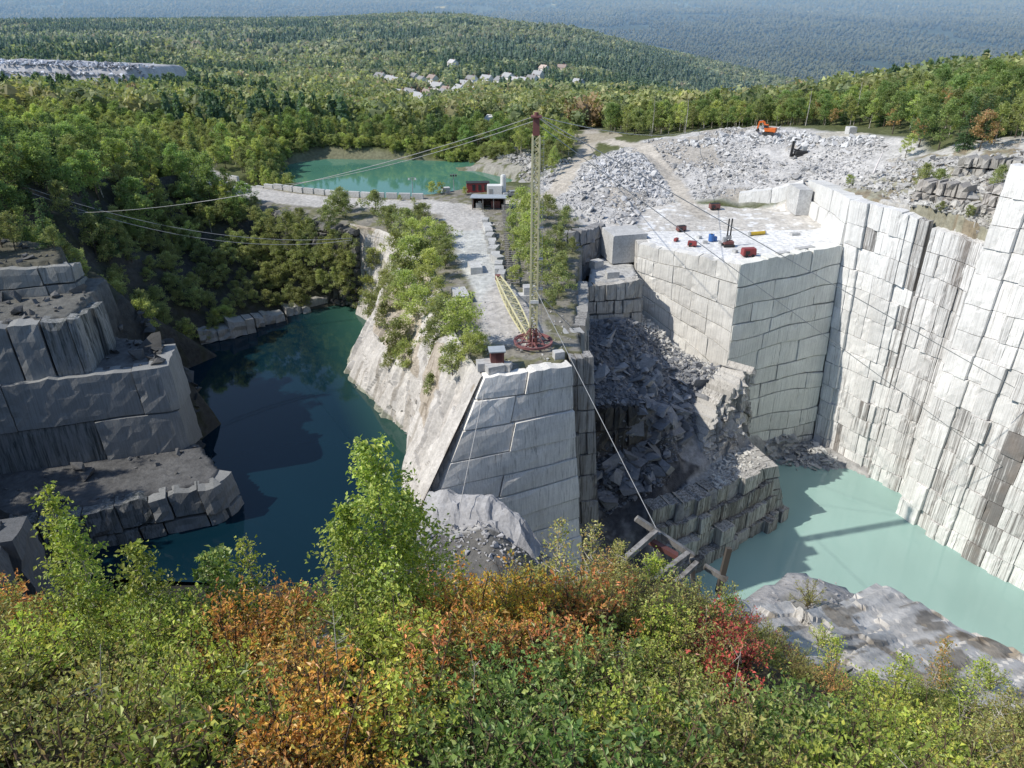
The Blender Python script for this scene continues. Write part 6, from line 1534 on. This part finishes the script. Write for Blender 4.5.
# ------------------------------------------------------------------ near bushes
def bush(seed, h, r, nst, leaf, nleaf, cols, width=.55, droop=.15, tw=7, up=1.0):
    rng = np.random.default_rng(seed); mb = MB(); P = []; Dr = []; K = []
    per = max(4, nleaf // (nst * (tw + 1)))
    for s in range(nst):
        a = s * 2.4 + rng.uniform(-.5, .5); rr_ = r * math.sqrt((s + .5) / nst) * rng.uniform(.75, 1.2); hh = h * rng.uniform(.7, 1.08) * (1 - .22 * (rr_ / r) ** 2)
        b0 = rng.normal(0, .08 * r, 2); e = np.array((math.cos(a) * rr_, math.sin(a) * rr_, hh))
        m1 = np.array((b0[0] + e[0] * .3, b0[1] + e[1] * .3, hh * .45)); pts = [np.array((b0[0], b0[1], 0)), m1, np.array((e[0] * .75, e[1] * .75, hh * .8)), e]
        rad = .012 + .005 * h
        mb.tube(pts, [rad, rad * .8, rad * .5, rad * .2], 4)
        for k in range(tw + 1):
            f = .22 + .78 * (k / tw); q = f * 3; i = min(2, int(q)); b = pts[i] + (pts[i + 1] - pts[i]) * (q - i)
            aa = rng.uniform(0, 6.283); ln = r * .42 * (1.15 - .6 * f) * rng.uniform(.6, 1.3)
            tip = b + np.array((math.cos(aa) * ln, math.sin(aa) * ln, ln * rng.uniform(.1, .8) * up))
            if k == tw: tip = b + np.array((0, 0, .12 * h)) + rng.normal(0, .04, 3)
            mb.tube([b, (b + tip) / 2 + rng.normal(0, .02, 3), tip], [rad * .35, rad * .28, rad * .12], 3)
            t = rng.uniform(.1, 1.03, per)[:, None]; side = rng.normal(0, 1, (per, 3)) * .03
            P.append(b + (tip - b) * t + side)
            dv = (tip - b) / (np.linalg.norm(tip - b) + 1e-6); Dr.append(np.tile(dv * .6 + np.array((0, 0, .15)), (per, 1)) + rng.normal(0, .5, (per, 3)))
            K.append(np.full(per, rng.uniform(.8, 1.2)))
    P = np.concatenate(P); Dr = np.concatenate(Dr); K = np.concatenate(K)
    tm = bpy.data.meshes.new('stems'); tm.from_pydata([tuple(v) for v in mb.v], [], mb.f); tm.materials.append(M_TWIG); tm.update()
    lm = leaf_mesh('leaves', P, leaf, rng, cols, M_LEAF_NEAR, dirs=Dr, clump=K, width=width, droop=droop, var=.25)
    return tm, lm
C_GREEN = [(.105, .145, .035), (.09, .125, .032), (.135, .17, .045), (.07, .10, .03), (.17, .19, .05)]
C_DARK = [(.055, .095, .032), (.07, .115, .036), (.042, .072, .026), (.095, .14, .05), (.15, .18, .075)]
C_YG = [(.17, .21, .045), (.20, .23, .055), (.14, .185, .04), (.22, .22, .06), (.11, .15, .035)]
C_OLIVE = [(.13, .145, .055), (.105, .125, .048), (.16, .165, .07), (.14, .115, .05), (.18, .18, .085)]
C_ORANGE = [(.25, .14, .042), (.30, .17, .05), (.22, .10, .038), (.29, .20, .055), (.13, .13, .04), (.23, .12, .045)]
C_GOLD = [(.29, .22, .035), (.25, .19, .032), (.19, .18, .035), (.29, .16, .035), (.16, .17, .035), (.25, .12, .03)]
C_RUST = [(.22, .10, .05), (.32, .14, .07), (.22, .09, .04), (.14, .13, .045), (.25, .16, .07), (.13, .15, .05)]
C_RED = [(.22, .035, .045), (.28, .05, .055), (.17, .03, .04), (.25, .08, .06), (.11, .11, .04), (.12, .13, .045)]
C_BROWN = [(.20, .135, .06), (.24, .15, .07), (.14, .12, .05), (.12, .135, .05), (.27, .13, .06)]
C_BIRCH = [(.13, .17, .042), (.16, .195, .05), (.105, .14, .036), (.19, .21, .06), (.08, .115, .034)]
SPEC = {  # h, r, stems, leaf, leaves, colours, width
 'green': (1.15, .75, 14, .058, 1700, C_GREEN, .58), 'dark': (1.1, .75, 13, .072, 1350, C_DARK, .56), 'lime': (1.1, .75, 13, .06, 1500, C_YG, .58), 'olive': (1.05, .75, 13, .055, 1600, C_OLIVE, .55),
 'orange': (1.2, .75, 13, .072, 1250, C_ORANGE, .48), 'gold': (1.25, .8, 13, .07, 1400, C_GOLD, .6), 'rust': (1.1, .7, 12, .075, 1100, C_RUST, .45), 'red': (1.05, .65, 12, .075, 1000, C_RED, .5), 'brown': (1.05, .75, 14, .055, 1150, C_BROWN, .55)}
BP = {k: [bush(900 + 31 * i + 7 * j, *v[:6], width=v[6]) for j in range(3)] for i, (k, v) in enumerate(SPEC.items())}
BLAB = {'green': 'green leafy bush', 'dark': 'dark glossy broad leaved bush', 'lime': 'yellow green bush', 'olive': 'olive small leaved bush', 'orange': 'orange autumn bush with long leaves', 'gold': 'golden yellow autumn bush', 'rust': 'rust red autumn bush', 'red': 'crimson autumn bush', 'brown': 'browning bush'}
def project(p):
    d_ = p[1] * CC - (p[2] - CAM_Z) * CS; u_ = p[1] * CS + (p[2] - CAM_Z) * CC
    return 512 + FPX * p[0] / d_, 384 - FPX * u_ / d_
PATCH = ((8, 610, 'rust'), (5, 650, 'olive'), (40, 640, 'lime'), (60, 600, 'green'), (110, 590, 'lime'), (60, 680, 'green'), (20, 740, 'olive'), (110, 720, 'olive'), (150, 640, 'green'), (190, 600, 'dark'), (240, 590, 'dark'), (170, 690, 'lime'), (200, 720, 'green'), (230, 625, 'orange'), (270, 610, 'orange'), (312, 630, 'rust'), (285, 680, 'orange'), (305, 650, 'orange'), (320, 730, 'orange'), (290, 720, 'orange'), (265, 755, 'brown'), (245, 650, 'orange'), (360, 640, 'green'), (215, 665, 'lime'), (345, 700, 'lime'), (245, 700, 'green'), (330, 660, 'brown'),
         (130, 760, 'green'), (380, 600, 'green'), (370, 680, 'lime'), (390, 740, 'lime'), (425, 615, 'rust'), (440, 580, 'gold'), (490, 575, 'gold'), (465, 625, 'gold'), (510, 610, 'gold'), (450, 655, 'rust'), (520, 650, 'rust'), (490, 665, 'green'), (575, 625, 'rust'), (600, 640, 'olive'), (590, 650, 'rust'), (545, 640, 'green'), (560, 580, 'olive'), (600, 570, 'brown'), (620, 545, 'olive'), (650, 600, 'olive'), (690, 610, 'olive'),
         (450, 700, 'dark'), (520, 700, 'dark'), (580, 690, 'dark'), (560, 760, 'dark'), (480, 760, 'dark'), (640, 660, 'green'), (630, 720, 'lime'), (650, 760, 'dark'), (725, 640, 'red'), (735, 665, 'red'), (700, 690, 'green'), (715, 705, 'red'), (708, 740, 'red'), (740, 720, 'olive'), (700, 745, 'olive'), (690, 690, 'olive'), (670, 640, 'lime'), (760, 660, 'olive'), (770, 690, 'brown'), (760, 740, 'dark'), (810, 720, 'green'), (820, 755, 'dark'), (860, 720, 'lime'), (900, 700, 'lime'), (950, 690, 'green'), (930, 750, 'lime'), (990, 730, 'olive'), (1010, 760, 'olive'), (880, 765, 'green'))
PA = np.array([(a, b) for a, b, c in PATCH])
def put_bush(kd, x, y, s, rng, label=None, group=None, sz=1.0, z=None):
    tm, lm = BP[kd][rng.integers(3)]; zz = H(x, y)[0] if z is None else z
    o = empty('bush', (x, y, zz - .08), rng.uniform(0, 6.283), label, 'bush', group); o.scale = (s, s, s * sz)
    obj('stems', tm, o); obj('leaves', lm, o); return o
rng = np.random.default_rng(44)
near_poly = [(-19, 12.4), (-10, 12.2), (1, 13), (3, 16), (4.6, 18.4), (6, 17), (9, 15.8), (13, 14.8), (20, 14), (24, 12), (12, 6), (6, 2.6), (0, 2.2), (-8, 2.6), (-19, 6)]
bx, by = spaced(near_poly, .86, rng, .4)
bz = H(bx, by)
for i in range(len(bx)):
    px, py = project((bx[i], by[i], bz[i] + .7))
    if not (-170 < px < 1200): continue
    dd = np.hypot(PA[:, 0] - px, (PA[:, 1] - py) * 1.2) + rng.uniform(0, 36, len(PA)); kd = PATCH[int(dd.argmin())][2]
    if 786 < px < 900 and 600 < py < 700 and rng.random() < .75: continue
    if py < 640 and 310 < px < 345: continue
    if 622 < px < 745 and by[i] > 12.6: continue
    D = by[i]; s = rng.uniform(.75, 1.2)
    if D < 3.6: s *= .62
    if px > 740 and D > 9: s *= .62
    side = 'left' if px < 350 else ('middle' if px < 680 else 'right')
    put_bush(kd, bx[i], by[i], s, rng, BLAB[kd] + ' among the lower ' + side + ' growth', 'bushes in the foreground growth', z=bz[i])
for x, y, kd, s, lb in ((11.3, 21.6, 'olive', .9, 'lone small shrub on the near rock shelf'), (10.2, 18.0, 'lime', .7, 'small yellow green shrub in front of the lone one on the shelf'), (15.2, 16.8, 'lime', .8, 'yellow green shrub at the right of the rock shelf'), (13.0, 15.9, 'green', .7, 'green shrub at the near edge of the rock shelf'), (8.6, 16.2, 'olive', .6, 'olive shrub at the left of the rock shelf'), (17.6, 16.4, 'olive', .8, 'last shrub on the rock shelf at the photo edge')):
    put_bush(kd, x, y, s, rng, lb, z=tin_eval(TF, np.array([x]), np.array([y]))[0] + .3)
# taller saplings rising out of the growth
def near_sapling(px, py_top, D, seed, label, cols=C_BIRCH, r=.8, leaf=.075, n=3600, nst=13, lift_=0):
    top = at(px, py_top, D=D); x, y = top[0], top[1]; z = H(x, y)[0]; h = top[2] - z
    rng = np.random.default_rng(seed); mb = MB(); P = []; Dr = []; K = []
    spine = [np.array((.06 * math.sin(3 * t + seed) * h * .3, .05 * math.sin(2.3 * t + 1) * h * .3, t * h)) for t in np.linspace(0, 1, 7)]
    mb.tube(spine, [.035 * (1 - .9 * t) for t in np.linspace(0, 1, 7)], 6)
    S = np.array(spine); nb = nst * 3; per = n // nb
    for k in range(nb):
        t = .2 + .8 * (k + rng.random()) / nb; b = np.array([np.interp(t, np.linspace(0, 1, 7), S[:, j]) for j in range(3)])
        a = k * 2.4 + rng.normal(0, .3); ln = r * min(1, 1.25 * (1.03 - t) ** .75 + .06) * rng.uniform(.6, 1.15)
        tip = b + np.array((math.cos(a) * ln, math.sin(a) * ln, ln * rng.uniform(.35, .8)))
        mb.tube([b, (b + tip) / 2 + np.array((0, 0, -.04)), tip], [.012, .008, .003], 4)
        tt = rng.uniform(.08, 1.05, per)[:, None]; sp_ = rng.normal(0, 1, (per, 3)) * .11 * (.4 + ln)
        P.append(b + (tip - b) * tt + sp_); Dr.append(rng.normal(0, .6, (per, 3)) + np.array((math.cos(a), math.sin(a), -.1)) * .5); K.append(np.full(per, rng.uniform(.82, 1.18)))
    o = empty('sapling_tree', (x, y, z), 0, label, 'sapling')
    mb.build('trunk', M_BIRCH, o)
    obj('leaves', leaf_mesh('leaves', np.concatenate(P), leaf, rng, cols, M_LEAF_NEAR, dirs=np.concatenate(Dr), clump=np.concatenate(K), width=.62, droop=.2), o)
near_sapling(374, 448, 9.4, 1, 'tallest light green birch sapling rising in front of the lake', r=1.0, n=5200)
near_sapling(408, 496, 9.8, 2, 'shorter birch sapling leaning right of the tallest one', r=.8, n=3600)
near_sapling(346, 508, 9.2, 3, 'birch sapling pressed against the left of the tallest one', r=.7, n=3000)
near_sapling(44, 490, 9.8, 4, 'slender birch sapling near the left edge, above the bushes', r=.5, n=1700, nst=9)
near_sapling(70, 520, 9.6, 9, 'short birch sapling beside the slender one at the left edge', r=.5, n=1500, nst=9)
near_sapling(130, 545, 9.0, 5, 'low pointed sapling standing among the left bushes', C_GREEN, .5, n=1300, nst=9)
near_sapling(205, 555, 9.4, 6, 'dark pointed sapling below the left cliffs', C_DARK, .5, .1, 800, 9)
near_sapling(218, 548, 9.9, 7, 'second dark pointed sapling, right of the first below the cliffs', C_DARK, .4, .1, 600, 9)
near_sapling(245, 538, 10.2, 8, 'thin pale sapling against the dark lake shore', C_YG, .4, .07, 600, 8)
near_sapling(560, 520, 11.0, 10, 'thin half bare sapling in front of the shaded granite face', C_OLIVE, .5, .06, 600, 9)
near_sapling(592, 524, 11.6, 11, 'thin sapling left of the timber frame', C_OLIVE, .5, .06, 700, 9)
for k, (px, py, D, lb, cl) in enumerate(((836, 640, 14.5, 'thin yellow green sapling in front of the lone shrub on the shelf', C_YG), (905, 655, 13.5, 'leggy yellow green sapling right of centre on the rock shelf', C_YG), (948, 640, 14.5, 'leggy sapling with reddish tips near the right end of the shelf', C_BROWN), (985, 660, 13.0, 'bushy yellow green sapling at the right end of the shelf', C_YG), (770, 655, 13.0, 'thin olive sapling at the left end of the shelf', C_OLIVE), (872, 675, 12.0, 'low lime sapling standing before the rock shelf', C_YG), (1010, 690, 11.0, 'olive sapling at the lower right edge', C_OLIVE), (730, 600, 15.0, 'small green sapling beside the dark timber post', C_GREEN), (655, 560, 15.2, 'green sapling growing through the timber trestle', C_YG), (620, 545, 14.8, 'olive sapling left of the timber trestle', C_OLIVE))):
    near_sapling(px, py, D, 30 + k, lb, cl, .55, .06, 900, 9)
# dry stalks sticking out of the growth
for k in range(46):
    x, y = rng.uniform(-9, 9), rng.uniform(4.2, 11.8)
    if x > 4 and y > 11: continue
    z = H(x, y)[0]; hh = rng.uniform(1.1, 1.9); mb = MB(); a = rng.uniform(0, 6.28)
    tip = np.array((x + .25 * math.cos(a), y + .25 * math.sin(a), z + hh)); mid = np.array((x + .06 * math.cos(a), y, z + hh * .55))
    mb.tube([(x, y, z), mid, tip], [.012, .009, .003], 4)
    for q in range(7):
        f = rng.uniform(.45, .98); b_ = mid + (tip - mid) * ((f - .45) / .55); e_ = b_ + rng.normal(0, .14, 3) + np.array((0, 0, .12)); mb.tube([b_, e_], [.005, .002], 3)
    tag(mb.build('dry_stalk', M_BIRCH if k % 3 == 0 else M_TWIG), 'bare dry stalk sticking up out of the foreground bushes', 'stalk', 'dry stalks in the foreground growth')
# leaf litter and low growth under the bushes
q = in_poly(near_poly, 26000, rng); z = H(q[:, 0], q[:, 1])
P = np.stack([q[:, 0], q[:, 1], z + rng.random(len(q)) ** 2 * .35], 1)
tag(obj('undergrowth', leaf_mesh('undergrowth', P, .08, rng, C_GREEN[:3] + C_BROWN[:4] + C_OLIVE[:3], M_LEAF_NEAR, var=.35)), 'low leaves and litter covering the ground under the near bushes', 'undergrowth', None, 'stuff')
# open pale rock between the bushes
block(*at(330, 604, D=8.9)[:2], (.7, .6, .4), .3, 'pale rock showing between the bushes below the tall sapling', k=3)
